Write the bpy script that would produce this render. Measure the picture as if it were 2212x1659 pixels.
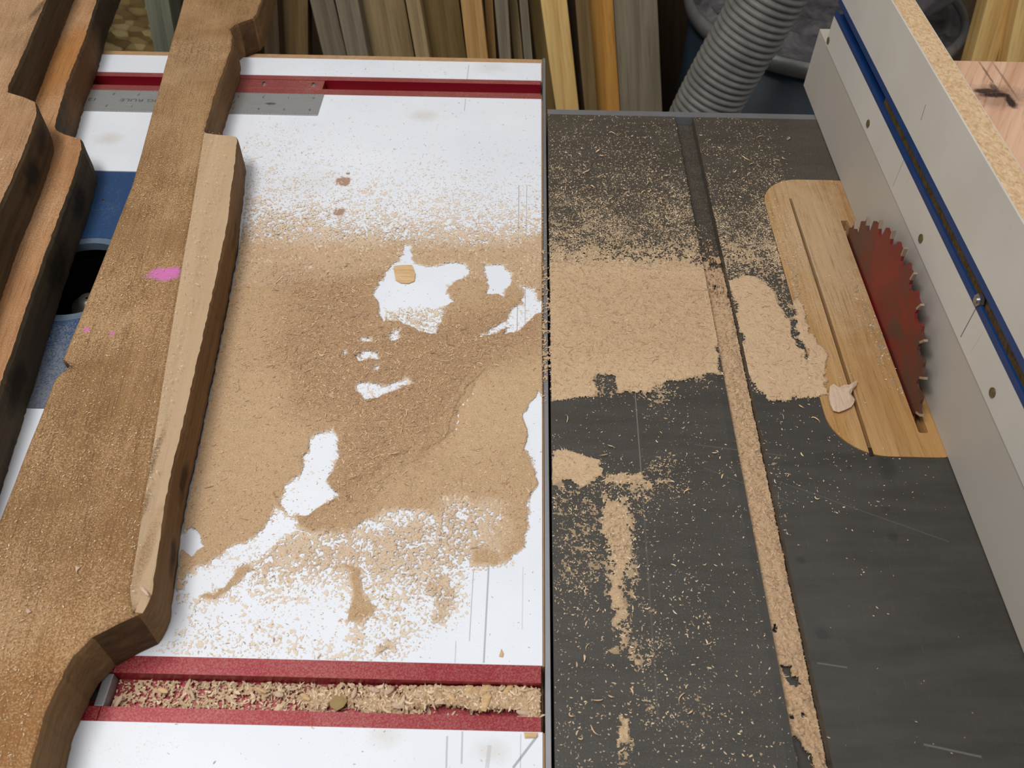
import bpy, bmesh, math, random
import numpy as np
from mathutils import Vector, Matrix

random.seed(7)
RNG = np.random.default_rng(11)
for o in list(bpy.data.objects):
    bpy.data.objects.remove(o)
SC = bpy.context.scene
COL = SC.collection

# ------------------------------------------------------------------ camera
F_PX = 1850.0
_Y = Vector((60, 2114, -F_PX)).normalized()
_X = Vector((1, -.015, 0)); _X = (_X - _X.dot(_Y) * _Y).normalized()
_Z = _X.cross(_Y)
RW = Matrix((_X, _Y, _Z))                 # camera axes -> world (table) axes
CAM_Z = .48                               # height above the table top (z = 0)
cd = bpy.data.cameras.new('camera')
cam = bpy.data.objects.new('camera', cd)
COL.objects.link(cam)
cd.sensor_fit = 'HORIZONTAL'
cd.sensor_width = 36.0
cd.lens = 36.0 * F_PX / 2212.0
cd.clip_start = .02
cam.matrix_world = Matrix.Translation((0, 0, CAM_Z)) @ RW.to_4x4()
cd.dof.use_dof = True
cd.dof.focus_distance = .66
cd.dof.aperture_fstop = 15.0
SC.camera = cam


def ray(px, py):
    return RW @ Vector((px - 1106.0, 829.5 - py, -F_PX))


def P(px, py, z=0.0):
    """point on the horizontal plane z seen at that place of the photograph"""
    d = ray(px, py)
    t = (z - CAM_Z) / d.z
    return (d.x * t, d.y * t)


def Pn(a, z=0.0):
    return np.array([P(x, y, z) for x, y in a])


# ------------------------------------------------------------------ light
W = bpy.data.worlds.new('workshop_air')
SC.world = W
W.use_nodes = True
W.node_tree.nodes['Background'].inputs[0].default_value = (.93, .96, 1.0, 1)
W.node_tree.nodes['Background'].inputs[1].default_value = .42


def area(name, loc, target, sx, sy, power, col):
    l = bpy.data.lights.new(name, 'AREA')
    l.shape = 'RECTANGLE'
    l.size = sx
    l.size_y = sy
    l.energy = power
    l.color = col
    o = bpy.data.objects.new(name, l)
    o.location = loc
    o.rotation_euler = (Vector(target) - Vector(loc)).to_track_quat('-Z', 'Y').to_euler()
    COL.objects.link(o)
    return o


area('ceiling_tube_light', (-.55, .10, 1.55), (-.05, .42, 0), 1.2, .3, 18.5, (1.0, .985, .96))
area('plank_fill_light', (.3, 1.0, 1.75), (.3, 1.25, 0), 11.2, .3, 14, (1.0, .93, .82))  # added fill lamp out of view, brightens the background planks
SC.view_settings.view_transform = 'Standard'
SC.view_settings.look = 'None'
SC.view_settings.exposure = 0.0
SC.view_settings.gamma = 1.0
SC.view_settings.use_curve_mapping = False


# ------------------------------------------------------------------ material helpers
def lin(c):
    def f(v):
        v /= 255.0
        return v / 12.92 if v <= .04045 else ((v + .055) / 1.055) ** 2.4
    return (f(c[0]), f(c[1]), f(c[2]), 1.0)


class NT:
    def __init__(s, name, rough=.7, spec=.3, metal=0.0):
        s.m = bpy.data.materials.new(name)
        s.m.use_nodes = True
        s.t = s.m.node_tree
        s.b = s.t.nodes['Principled BSDF']
        s.b.inputs['Roughness'].default_value = rough
        s.b.inputs['Specular IOR Level'].default_value = spec
        s.b.inputs['Metallic'].default_value = metal
        s.pos = None

    def n(s, t, **kw):
        nd = s.t.nodes.new(t)
        for k, v in kw.items():
            setattr(nd, k, v)
        return nd

    def lk(s, a, b):
        s.t.links.new(a, b)

    def coord(s, mode='world'):
        if mode == 'world':
            return s.n('ShaderNodeNewGeometry').outputs['Position']
        return s.n('ShaderNodeTexCoord').outputs['Object']

    def mapped(s, src, scale=(1, 1, 1), loc=(0, 0, 0), rot=(0, 0, 0)):
        m = s.n('ShaderNodeMapping')
        m.inputs['Scale'].default_value = scale
        m.inputs['Location'].default_value = loc
        m.inputs['Rotation'].default_value = rot
        s.lk(src, m.inputs['Vector'])
        return m.outputs[0]

    def noise(s, src, scale=10, detail=5, rough=.6, dist=0):
        n = s.n('ShaderNodeTexNoise')
        n.inputs['Scale'].default_value = scale
        n.inputs['Detail'].default_value = detail
        n.inputs['Roughness'].default_value = rough
        n.inputs['Distortion'].default_value = dist
        s.lk(src, n.inputs['Vector'])
        return n.outputs['Fac']

    def ramp(s, fac, stops):
        r = s.n('ShaderNodeValToRGB')
        e = r.color_ramp.elements
        while len(e) < len(stops):
            e.new(.5)
        for i, (p, c) in enumerate(stops):
            e[i].position = p
            e[i].color = c if not isinstance(c, (int, float)) else (c, c, c, 1)
        s.lk(fac, r.inputs[0])
        return r.outputs['Color']

    def mix(s, fac, a, b, mode='MIX'):
        m = s.n('ShaderNodeMix', data_type='RGBA', blend_type=mode)
        for sock, v in ((m.inputs[0], fac), (m.inputs[6], a), (m.inputs[7], b)):
            if isinstance(v, (int, float)):
                sock.default_value = v
            elif isinstance(v, tuple):
                sock.default_value = v
            else:
                s.lk(v, sock)
        return m.outputs[2]

    def math(s, op, a, b=None, c=None):
        m = s.n('ShaderNodeMath', operation=op)
        for i, v in enumerate((a, b, c)):
            if v is None:
                continue
            if isinstance(v, (int, float)):
                m.inputs[i].default_value = v
            else:
                s.lk(v, m.inputs[i])
        return m.outputs[0]

    def blob(s, src, c, r, edge=.35, warp=None):
        """soft ellipse mask around point c with radii r"""
        v = s.n('ShaderNodeVectorMath', operation='SUBTRACT')
        s.lk(src, v.inputs[0]); v.inputs[1].default_value = c
        d = s.n('ShaderNodeVectorMath', operation='DIVIDE')
        s.lk(v.outputs[0], d.inputs[0]); d.inputs[1].default_value = r
        l = s.n('ShaderNodeVectorMath', operation='LENGTH')
        s.lk(d.outputs[0], l.inputs[0])
        x = l.outputs['Value']
        if warp is not None:
            x = s.math('ADD', x, s.math('MULTIPLY', s.math('SUBTRACT', warp, .5), 1.6))
        mr = s.n('ShaderNodeMapRange')
        s.lk(x, mr.inputs[0])
        mr.inputs[1].default_value = 1 - edge; mr.inputs[2].default_value = 1 + edge
        mr.inputs[3].default_value = 1; mr.inputs[4].default_value = 0
        return mr.outputs[0]

    def seg(s, src, a, b, w):
        """mask of a scratch from a to b (xy)"""
        dx, dy = b[0] - a[0], b[1] - a[1]
        L = math.hypot(dx, dy)
        ang = math.atan2(dy, dx)
        c, sn = math.cos(ang), math.sin(ang)
        mx, my = (a[0] + b[0]) / 2, (a[1] + b[1]) / 2
        sep = s.n('ShaderNodeSeparateXYZ'); s.lk(src, sep.inputs[0])
        X = s.math('SUBTRACT', sep.outputs[0], mx); Y = s.math('SUBTRACT', sep.outputs[1], my)
        u = s.math('ABSOLUTE', s.math('ADD', s.math('MULTIPLY', X, c), s.math('MULTIPLY', Y, sn)))
        v = s.math('ABSOLUTE', s.math('SUBTRACT', s.math('MULTIPLY', Y, c), s.math('MULTIPLY', X, sn)))
        return s.math('MULTIPLY', s.math('LESS_THAN', u, L / 2), s.math('LESS_THAN', v, w / 2))

    def bump(s, h, strength=.3, dist=.001):
        b = s.n('ShaderNodeBump')
        b.inputs['Strength'].default_value = strength
        b.inputs['Distance'].default_value = dist
        s.lk(h, b.inputs['Height'])
        s.lk(b.outputs[0], s.b.inputs['Normal'])

    def out(s, col):
        if isinstance(col, tuple):
            s.b.inputs['Base Color'].default_value = col
        else:
            s.lk(col, s.b.inputs['Base Color'])
        return s.m


def plain(name, c, rough=.6, spec=.3, metal=0.0, var=.12, scale=60):
    t = NT(name, rough, spec, metal)
    p = t.coord('object')
    n = t.noise(p, scale, 4)
    k = lin(c)
    a = tuple(v * (1 - var) for v in k[:3]) + (1,)
    b = tuple(min(1, v * (1 + var)) for v in k[:3]) + (1,)
    return t.out(t.ramp(n, [(.3, a), (.7, b)]))


def wood(name, dark, mid, light, axis='y', fine=1.0, rough=.75, coord='world', rings=6.0, wear=None, rot=0.0, extra=None,
         dust=None, dust_amt=.5, knots=(), lines=.35):
    """grain stretched along one axis, plus broader bands"""
    t = NT(name, rough, .25)
    p = t.coord(coord)
    if rot:
        p = t.mapped(p, rot=(0, 0, rot))
    lo, hi = 3 * fine, 75 * fine
    sc = {'x': (lo, hi, hi), 'y': (hi, lo, hi), 'z': (hi, hi, lo)}[axis]
    n1 = t.noise(t.mapped(p, sc), 2.2, 7, .62, .6)
    sb = {'x': (.5, rings, rings), 'y': (rings, .5, rings), 'z': (rings, rings, .5)}[axis]
    n2 = t.noise(t.mapped(p, sb), 4.0, 4, .6, 1.4)
    c = t.ramp(n1, [(.25, lin(dark)), (.52, lin(mid)), (.78, lin(light))])
    c2 = t.ramp(n2, [(.3, lin(dark)), (.5, lin(mid)), (.7, lin(light))])
    c = t.mix(.45, c, c2)
    w = t.noise(p, 60, 4)
    for (kc, kr, kcol, kf) in knots:
        m = t.blob(p if not rot else t.coord(coord), kc, kr, .4, w)
        c = t.mix(t.math('MULTIPLY', m, kf), c, lin(kcol))
    if dust:
        g = t.n('ShaderNodeNewGeometry')
        sep = t.n('ShaderNodeSeparateXYZ'); t.lk(g.outputs['Normal'], sep.inputs[0])
        up = t.math('GREATER_THAN', sep.outputs[2], .6)
        f = t.noise(t.coord('world'), 1100, 3, .7)
        cl = t.noise(t.coord('world'), 9, 5, .6)
        f2 = t.math('ADD', f, t.math('MULTIPLY', t.math('SUBTRACT', cl, .5), .6))
        k = t.ramp(f2, [(.60 - .3 * dust_amt, 0), (.70 - .2 * dust_amt, 1)])
        c = t.mix(t.math('MULTIPLY', t.math('MULTIPLY', up, k), .6), c, lin(dust))
    if extra:
        c = extra(t, c, t.coord(coord))
    n5 = t.noise(t.mapped(p, tuple(v * 2.2 for v in sc)), 3.0, 5, .6, .3)
    c = t.mix(t.math('MULTIPLY', t.ramp(n5, [(.34, 1), (.46, 0)]), lines), c, lin(tuple(v * .62 for v in dark)))
    t.bump(n1, .45, .0014)
    return t.out(c)


# ------------------------------------------------------------------ object helpers
ROOT = {}


def link(o):
    COL.objects.link(o)
    return o


def tag(o, label=None, cat=None, group=None, kind=None):
    if label: o['label'] = label
    if cat: o['category'] = cat
    if group: o['group'] = group
    if kind: o['kind'] = kind
    return o


def thing(name, label, cat, loc=(0, 0, 0), group=None):
    o = link(bpy.data.objects.new(name, None))
    o.empty_display_size = .02
    o.location = loc
    ROOT[o] = Vector(loc)
    return tag(o, label, cat, group)


def put(name, me, mat, parent=None, origin=None):
    """link a mesh given in world coordinates, with its origin at the parent's base or at origin"""
    org = Vector(origin) if origin is not None else (ROOT.get(parent, Vector((0, 0, 0))) if parent else Vector((0, 0, 0)))
    if org.length > 0:
        me.transform(Matrix.Translation(-org))
    o = link(bpy.data.objects.new(name, me))
    for m in (mat if isinstance(mat, (list, tuple)) else [mat]):
        me.materials.append(m)
    if parent:
        o.parent = parent
        o.location = org - ROOT.get(parent, Vector((0, 0, 0)))
    else:
        o.location = org
    ROOT[o] = org
    return o


def bm_mesh(bm, smooth=False):
    bmesh.ops.recalc_face_normals(bm, faces=bm.faces)
    me = bpy.data.meshes.new('m')
    bm.to_mesh(me)
    bm.free()
    if smooth:
        me.polygons.foreach_set('use_smooth', [True] * len(me.polygons))
    return me


def box(bm, x0, x1, y0, y1, z0, z1, bev=0.0, mi=0):
    vs = [bm.verts.new(p) for p in ((x0, y0, z0), (x1, y0, z0), (x1, y1, z0), (x0, y1, z0), (x0, y0, z1), (x1, y0, z1), (x1, y1, z1), (x0, y1, z1))]
    fs = [bm.faces.new([vs[i] for i in q]) for q in ((3, 2, 1, 0), (4, 5, 6, 7), (0, 1, 5, 4), (1, 2, 6, 5), (2, 3, 7, 6), (3, 0, 4, 7))]
    for f in fs:
        f.material_index = mi
    if bev:
        es = list({e for f in fs for e in f.edges})
        bmesh.ops.bevel(bm, geom=es, offset=bev, segments=2, affect='EDGES', profile=.5)
    return fs


def boxes(*bs, bev=0.0):
    bm = bmesh.new()
    for b in bs:
        box(bm, *b, bev=bev)
    return bm_mesh(bm)


def cyl(bm, c, r, h, seg=24, axis='z', r2=None):
    r2 = r if r2 is None else r2
    mat = Matrix.Translation(c)
    if axis == 'x':
        mat = mat @ Matrix.Rotation(math.pi / 2, 4, 'Y')
    elif axis == 'y':
        mat = mat @ Matrix.Rotation(-math.pi / 2, 4, 'X')
    bmesh.ops.create_cone(bm, cap_ends=True, segments=seg, radius1=r, radius2=r2, depth=h, matrix=mat)


def lathe(prof, seg=48, c=(0, 0, 0)):
    bm = bmesh.new()
    rings = []
    for r, z in prof:
        rings.append([bm.verts.new((c[0] + r * math.cos(2 * math.pi * i / seg), c[1] + r * math.sin(2 * math.pi * i / seg), c[2] + z)) for i in range(seg)])
    for a, b in zip(rings, rings[1:]):
        for i in range(seg):
            bm.faces.new((a[i], a[(i + 1) % seg], b[(i + 1) % seg], b[i]))
    return bm


def slab_with_holes(outer, holes, z0, z1):
    """flat plate with through holes; outlines are xy lists"""
    bm = bmesh.new()
    loops = []
    edges = []
    for pts in [outer] + holes:
        vs = [bm.verts.new((x, y, z1)) for x, y in pts]
        es = [bm.edges.new((vs[i], vs[(i + 1) % len(vs)])) for i in range(len(vs))]
        loops.append(vs)
        edges += es
    bmesh.ops.triangle_fill(bm, use_beauty=True, use_dissolve=False, edges=edges)
    for vs in loops:
        lo = [bm.verts.new((v.co.x, v.co.y, z0)) for v in vs]
        for i in range(len(vs)):
            j = (i + 1) % len(vs)
            bm.faces.new((vs[i], vs[j], lo[j], lo[i]))
    return bm_mesh(bm)


def rrect(x0, x1, y0, y1, r, seg=12):
    pts = []
    for cx, cy, a0 in ((x1 - r, y1 - r, 0), (x0 + r, y1 - r, 90), (x0 + r, y0 + r, 180), (x1 - r, y0 + r, 270)):
        for i in range(seg + 1):
            a = math.radians(a0 + 90 * i / seg)
            pts.append((cx + r * math.cos(a), cy + r * math.sin(a)))
    return pts


def np_mesh(V, Fq, smooth=False):
    me = bpy.data.meshes.new('m')
    nv, nf, k = len(V), len(Fq), Fq.shape[1]
    me.vertices.add(nv)
    me.vertices.foreach_set('co', np.ascontiguousarray(V, dtype=np.float32).ravel())
    me.loops.add(nf * k)
    me.loops.foreach_set('vertex_index', np.ascontiguousarray(Fq, dtype=np.int32).ravel())
    me.polygons.add(nf)
    me.polygons.foreach_set('loop_start', np.arange(0, nf * k, k, dtype=np.int32))
    me.polygons.foreach_set('use_smooth', np.full(nf, smooth))
    me.update(calc_edges=True)
    return me


# ------------------------------------------------------------------ numpy noise
def _sm(t):
    return t * t * (3 - 2 * t)


_TAB = RNG.random((256, 256))


def vnoise(x, y, s, off=0):
    """value noise in 0..1 with cell size s"""
    x = x / s + 37.3 + off * 17.7
    y = y / s + 91.1 + off * 9.3
    xi = np.floor(x).astype(int); yi = np.floor(y).astype(int)
    fx = _sm(x - xi); fy = _sm(y - yi)
    a = _TAB[xi & 255, yi & 255]; b = _TAB[(xi + 1) & 255, yi & 255]
    c = _TAB[xi & 255, (yi + 1) & 255]; d = _TAB[(xi + 1) & 255, (yi + 1) & 255]
    return (a * (1 - fx) + b * fx) * (1 - fy) + (c * (1 - fx) + d * fx) * fy


def fbm(x, y, scales, weights, off=0):
    r = 0
    for i, (s, w) in enumerate(zip(scales, weights)):
        r = r + w * vnoise(x, y, s, off + i)
    return r / sum(weights)


def inside_sd(X, Y, poly):
    """signed distance to polygon, positive inside"""
    n = len(poly)
    d = np.full(X.shape, 1e9)
    ins = np.zeros(X.shape, bool)
    for i in range(n):
        ax, ay = poly[i]; bx, by = poly[(i + 1) % n]
        ex, ey = bx - ax, by - ay
        L = ex * ex + ey * ey + 1e-18
        t = np.clip(((X - ax) * ex + (Y - ay) * ey) / L, 0, 1)
        dd = np.hypot(X - ax - t * ex, Y - ay - t * ey)
        d = np.minimum(d, dd)
        c = (ay > Y) != (by > Y)
        with np.errstate(divide='ignore', invalid='ignore'):
            xi = ax + (Y - ay) * ex / (ey if ey != 0 else 1e-12)
        ins ^= c & (X < xi)
    return np.where(ins, d, -d)


def paint(D, X, Y, pts, val, soft, z=0.0):
    """lerp D to val inside the outline (photograph points laid on the table), soft in metres"""
    poly = Pn(pts, z)
    lo = poly.min(0) - 3 * soft; hi = poly.max(0) + 3 * soft
    m = (X >= lo[0]) & (X <= hi[0]) & (Y >= lo[1]) & (Y <= hi[1])
    if not m.any():
        return
    sd = inside_sd(X[m], Y[m], poly)
    k = _sm(np.clip(sd / (2 * soft) + .5, 0, 1))
    D[m] = D[m] * (1 - k) + val * k


# ------------------------------------------------------------------ materials
TAN = (203, 166, 122)


def mat_white():
    t = NT('white_laminate', .38, .4)
    p = t.coord('world')
    n = t.noise(p, 8, 4)
    c = t.ramp(n, [(.3, lin((226, 230, 238))), (.7, lin((236, 239, 245)))])
    # thin dust film
    f = t.noise(p, 900, 2, .8)
    cl = t.noise(p, 22, 5, .7)
    k = t.ramp(t.math('ADD', f, t.math('MULTIPLY', t.math('SUBTRACT', cl, .5), .5)), [(.66, 0), (.72, 1)])
    c = t.mix(t.math('MULTIPLY', k, .5), c, lin((205, 180, 155)))
    # dark little specks
    f3 = t.noise(t.mapped(p, (1, 1, 1), (3, 5, 0)), 420, 2, .6)
    k3 = t.ramp(f3, [(.735, 0), (.76, 1)])
    c = t.mix(t.math('MULTIPLY', k3, .6), c, lin((120, 105, 100)))
    # knife and pencil lines
    for a, b, w, s_ in (((1121, 400), (1117, 720), .0007, .55), ((1138, 400), (1134, 700), .0006, .5), ((1041, 540), (1037, 640), .0004, .4),
                    ((1023, 1230), (1014, 1385), .0006, .45), ((1056, 1220), (1045, 1432), .0011, .5), ((1013, 140), (1008, 178), .0010, .4),
                    ((1006, 213), (1003, 240), .0008, .4), ((1130, 1225), (1128, 1360), .0005, .3), ((1162, 1588), (1108, 1659), .0014, .55),
                    ((966, 1590), (964, 1659), .0010, .4), ((999, 1580), (997, 1650), .0010, .4), ((1125, 1585), (1124, 1659), .0006, .35),
                    ((1058, 1610), (1052, 1659), .0022, .25), ((985, 1385), (983, 1432), .0006, .35), ((890, 1260), (870, 1285), .0005, .4),
                    ((330, 190), (333, 260), .0006, .3)):
        m = t.seg(p, P(*a), P(*b), w)
        c = t.mix(t.math('MULTIPLY', m, s_), c, lin((90, 88, 95)))
    w = t.noise(p, 90, 4)
    for (q, r, s_) in (((915, 250), .012, .35), ((1060, 1625), .008, .3), ((235, 300), .012, .4), ((680, 395), .02, .15), ((1060, 145), .015, .25), ((830, 1590), .008, .3)):
        x, y = P(*q)
        c = t.mix(t.math('MULTIPLY', t.blob(p, (x, y, 0), (r, r * .7, 1), .6, w), s_), c, lin((198, 182, 160)))
    # brown resin spots
    for (q, r) in (((742, 392), .0075), ((732, 458), .0055), ((752, 375), .002)):
        x, y = P(*q)
        w2 = t.noise(p, 160, 3)
        c = t.mix(t.math('MULTIPLY', t.blob(p, (x, y, 0), (r, r, 1), .15, w2), .9), c, lin((165, 125, 98)))
    return t.out(c)


def mat_iron():
    t = NT('cast_iron', .42, .5)
    p = t.coord('world')
    n = t.noise(t.mapped(p, (1, 5, 1)), 12, 6, .65)
    c = t.ramp(n, [(.3, lin((53, 50, 45))), (.7, lin((69, 66, 61)))])
    n2 = t.noise(t.mapped(p, (14, 1, 1), rot=(0, 0, .05)), 60, 4, .7)
    c = t.mix(t.math('MULTIPLY', t.ramp(n2, [(.58, 0), (.75, 1)]), .25), c, lin((105, 104, 103)))
    n3 = t.noise(t.mapped(p, (1, 16, 1), rot=(0, 0, -.12)), 70, 4, .7)
    c = t.mix(t.math('MULTIPLY', t.ramp(n3, [(.62, 0), (.8, 1)]), .3), c, lin((115, 114, 116)))
    # fine dust caught in the grinding marks, mostly towards the back
    sep = t.n('ShaderNodeSeparateXYZ'); t.lk(p, sep.inputs[0])
    far = t.n('ShaderNodeMapRange'); t.lk(sep.outputs[1], far.inputs[0])
    far.inputs[1].default_value = .45; far.inputs[2].default_value = .62; far.inputs[3].default_value = .0; far.inputs[4].default_value = 1
    f = t.noise(p, 1300, 3, .75)
    k = t.ramp(f, [(.50, 0), (.66, 1)])
    left = t.math('LESS_THAN', sep.outputs[0], .15)
    amt = t.math('MAXIMUM', t.math('MULTIPLY', far.outputs[0], .60), t.math('MULTIPLY', left, .20))
    c = t.mix(t.math('MULTIPLY', k, amt), c, lin((150, 130, 105)))
    for a, b, w, s_ in (((1372, 850), (1388, 1060), .0008, .4), ((1388, 1060), (1422, 1560), .0012, .10), ((1668, 1035), (2050, 1170), .0008, .12), ((1520, 1010), (1720, 1090), .0008, .12),
                    ((1995, 1608), (2120, 1635), .0012, .3), ((1765, 1432), (1830, 1442), .0010, .25), ((1500, 960), (1700, 985), .0008, .15)):
        c = t.mix(t.math('MULTIPLY', t.seg(p, P(*a), P(*b), w), s_), c, lin((150, 145, 138)))
    w = t.noise(p, 90, 4)
    for (q, rx, ry) in (((1915, 1010), .006, .010), ((1930, 1160), .003, .003), ((1775, 1370), .004, .004), ((1730, 1210), .003, .002), ((1835, 1010), .002, .002), ((1912, 1100), .003, .002)):
        x, y = P(*q)
        c = t.mix(t.math('MULTIPLY', t.blob(p, (x, y, 0), (rx, ry, 1), .4, w), .5), c, lin((34, 34, 33)))
    t.bump(n3, .08, .0004)
    return t.out(c)


def mat_dust(name, f0, f1, r0, r1, r2, thinc, thinf):
    t = NT(name, .95, .08)
    a = t.n('ShaderNodeAttribute'); a.attribute_name = 'tone'
    p = t.coord('world')
    n = t.noise(p, 1400, 2, .7)
    nb = t.noise(p, 120, 4, .7)
    fine = t.ramp(n, [(.3, lin(f0)), (.6, lin(f1))])
    rough = t.ramp(n, [(.3, lin(r0)), (.55, lin(r1)), (.75, lin(r2))])
    c = t.mix(a.outputs['Fac'], fine, rough)
    c = t.mix(t.math('MULTIPLY', t.ramp(nb, [(.35, 1), (.6, 0)]), .18), c, lin((164, 132, 100)))
    a2 = t.n('ShaderNodeAttribute'); a2.attribute_name = 'thin'
    c = t.mix(t.math('MULTIPLY', a2.outputs['Fac'], thinf), c, lin(thinc))
    t.bump(n, .5, .0008)
    return t.out(c)


def mat_shaving(name, a, b):
    t = NT(name, .8, .15)
    g = t.n('ShaderNodeNewGeometry')
    c = t.ramp(g.outputs['Random Per Island'], [(0, lin(a)), (1, lin(b))])
    return t.out(c)


def mat_red():
    t = NT('red_anodised_aluminium', .38, .5, .25)
    p = t.coord('world')
    f = t.noise(p, 1000, 3, .75)
    cl = t.noise(p, 16, 4, .6)
    g = t.n('ShaderNodeNewGeometry')
    sep = t.n('ShaderNodeSeparateXYZ'); t.lk(g.outputs['Normal'], sep.inputs[0])
    up = t.math('GREATER_THAN', sep.outputs[2], .6)
    k = t.ramp(t.math('ADD', f, t.math('MULTIPLY', t.math('SUBTRACT', cl, .5), .35)), [(.42, 0), (.68, 1)])
    sy = t.n('ShaderNodeSeparateXYZ'); t.lk(p, sy.inputs[0])
    amt = t.math('ADD', .55, t.math('MULTIPLY', t.math('GREATER_THAN', sy.outputs[1], .6), .35))
    k = t.math('MAXIMUM', k, t.math('MULTIPLY', t.math('GREATER_THAN', sy.outputs[1], .6), .36))
    c = t.mix(t.math('MULTIPLY', t.math('MULTIPLY', up, k), amt), lin((142, 18, 38)), lin((178, 128, 116)))
    return t.out(c)


M_WHITE = mat_white()
M_IRON = mat_iron()
M_DUST = mat_dust('sawdust', (194, 164, 128), (216, 188, 154), (150, 120, 90), (188, 154, 120), (210, 178, 144), (238, 214, 184), .8)
M_DUST_W = mat_dust('sawdust_over_white', (182, 149, 113), (208, 178, 142), (142, 112, 84), (180, 146, 112), (206, 174, 140), (240, 226, 208), .92)
M_DUST_I = mat_dust('sawdust_over_iron', (192, 162, 126), (214, 186, 152), (150, 120, 90), (188, 154, 120), (210, 178, 144), (132, 116, 96), .75)
M_CHIP = mat_shaving('pale_shavings', (186, 158, 126), (238, 214, 180))
M_CHIP2 = mat_shaving('brown_shavings', (160, 126, 98), (226, 194, 160))
M_RED = mat_red()
M_MDF = plain('mdf_edge', (178, 142, 104), .85, .1, var=.12, scale=200)
M_ALU = plain('aluminium', (152, 152, 156), .4, .5, .6, var=.06)
M_STEEL = plain('steel', (175, 175, 178), .3, .5, .9, var=.05)
M_BLACK = plain('black_plastic', (18, 18, 19), .5, .3)
M_BLUE = None
M_PLATE = None


# ------------------------------------------------------------------ setting
FLOOR = -.87
put('floor', boxes((-2.2, 2.4, -1.0, 2.05, FLOOR - .1, FLOOR)), plain('concrete_floor', (96, 88, 78), .85, .2, var=.2, scale=7))['kind'] = 'structure'
put('wall_back', boxes((-2.2, 2.4, 1.95, 2.05, FLOOR, 1.6)), wood('rough_wall_boards', (60, 45, 30), (84, 66, 46), (104, 84, 60), 'z', 1, .85, rings=3))['kind'] = 'structure'

# ------------------------------------------------------------------ router table (left wing)
XL, XR = -.80, .0180
YF, YB = .10, .893
TR1, TR2 = (.1662, .2040), (.8185, .8560)      # the two tracks
PX0, PX1, PY0, PY1 = -.475, -.265, .386, .676   # router plate
rt = thing('router_table', 'white laminate router table top with two red tracks, left of the dark iron saw table', 'table', (-.39, .5, FLOOR))
strips = [(YF, TR1[0]), (TR1[1], PY0), (PY0, PY1), (PY1, TR2[0]), (TR2[1], YB)]
lam, core = [], []
for a, b in strips:
    xs = [(XL, PX0), (PX1, XR)] if a == PY0 else [(XL, XR)]
    for x0, x1 in xs:
        lam.append((x0, x1, a, b, -.0012, 0))
        core.append((x0 - (.001 if x0 == XL else 0), x1 + (.0012 if x1 == XR else 0), a, b, -.036, -.0013))
core.append((XL, XR + .0012, YB, .905, -.036, -.0020))
for tr in (TR1, TR2):
    core.append((XL, XR + .001, tr[0], tr[1], -.036, -.0135))
put('laminate_sheet', boxes(*lam), M_WHITE, rt)
put('board_core', boxes(*core), M_MDF, rt)
put('edge_rail', boxes((.0196, .0226, .10, .905, -.040, -.0004)), M_ALU, rt)
put('cabinet', boxes((XL + .06, -.045, .16, .86, FLOOR, -.075), bev=.002), plain('plywood_cabinet', (120, 96, 68), .8), rt)
for a_ in (.14, .86):
    put('apron', boxes((XL + .05, -.03, a_, a_ + .0199, -.13, -.037)), M_MDF, rt)


def track(y0, y1, o0, o1, x0, x1, depth, name='t_track'):
    """aluminium channel along x: flanges, walls, floor"""
    bs = [(x0, x1, y0, o0, -.0030, -.0003), (x0, x1, o1, y1, -.0030, -.0003),
          (x0, x1, y0, y0 + .003, -.0132, -.0030), (x0, x1, y1 - .003, y1, -.0132, -.0030),
          (x0, x1, y0 + .003, y1 - .003, -.0132, -depth),
          (x0, x1, o0 - .0016, o0, -depth, -.0030), (x0, x1, o1, o1 + .0016, -depth, -.0030)]
    return put(name, boxes(*bs, bev=.0), M_RED, rt)


tk1 = track(TR1[0], TR1[1], .1745, .1938, -.228, .0172, .0100)
tk1b = put('t_track', boxes((-.62, -.2285, TR1[0], TR1[1], -.0132, -.0060), (-.62, -.2285, TR1[0], .1745, -.0060, -.0003), (-.62, -.2285, .1938, TR1[1], -.0060, -.0003)), M_RED, rt)
put('end_stop', boxes((-.2330, -.2275, .1748, .1935, -.0098, -.0008), bev=.0005), M_ALU, rt)
tk2 = track(TR2[0], TR2[1], .8300, .8480, -.62, .0172, .0110)
put('track_slider', boxes((-.36, -.2145, .8302, .8478, -.0108, -.0004), bev=.0004), M_RED, rt)


def screw(name, x, y, z, r, parent, mat):
    bm = bmesh.new()
    cyl(bm, (x, y, z), r, .0016, 20, r2=r * .75)
    o = put(name, bm_mesh(bm, False), mat, parent)
    bm = bmesh.new()
    box(bm, x - r * .55, x + r * .55, y - r * .12, y + r * .12, z + .0005, z + .0010)
    box(bm, x - r * .12, x + r * .12, y - r * .55, y + r * .55, z + .0005, z + .0010)
    put('screw_slot', bm_mesh(bm), M_BLACK, o)
    return o


for x, y in ((-.2783, .8388), (-.2253, .8388)):
    screw('screw', x, y, .0003, .0026, rt, M_STEEL)
screw('screw', -.2390, .1832, -.0052, .0042, rt, M_STEEL)

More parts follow.
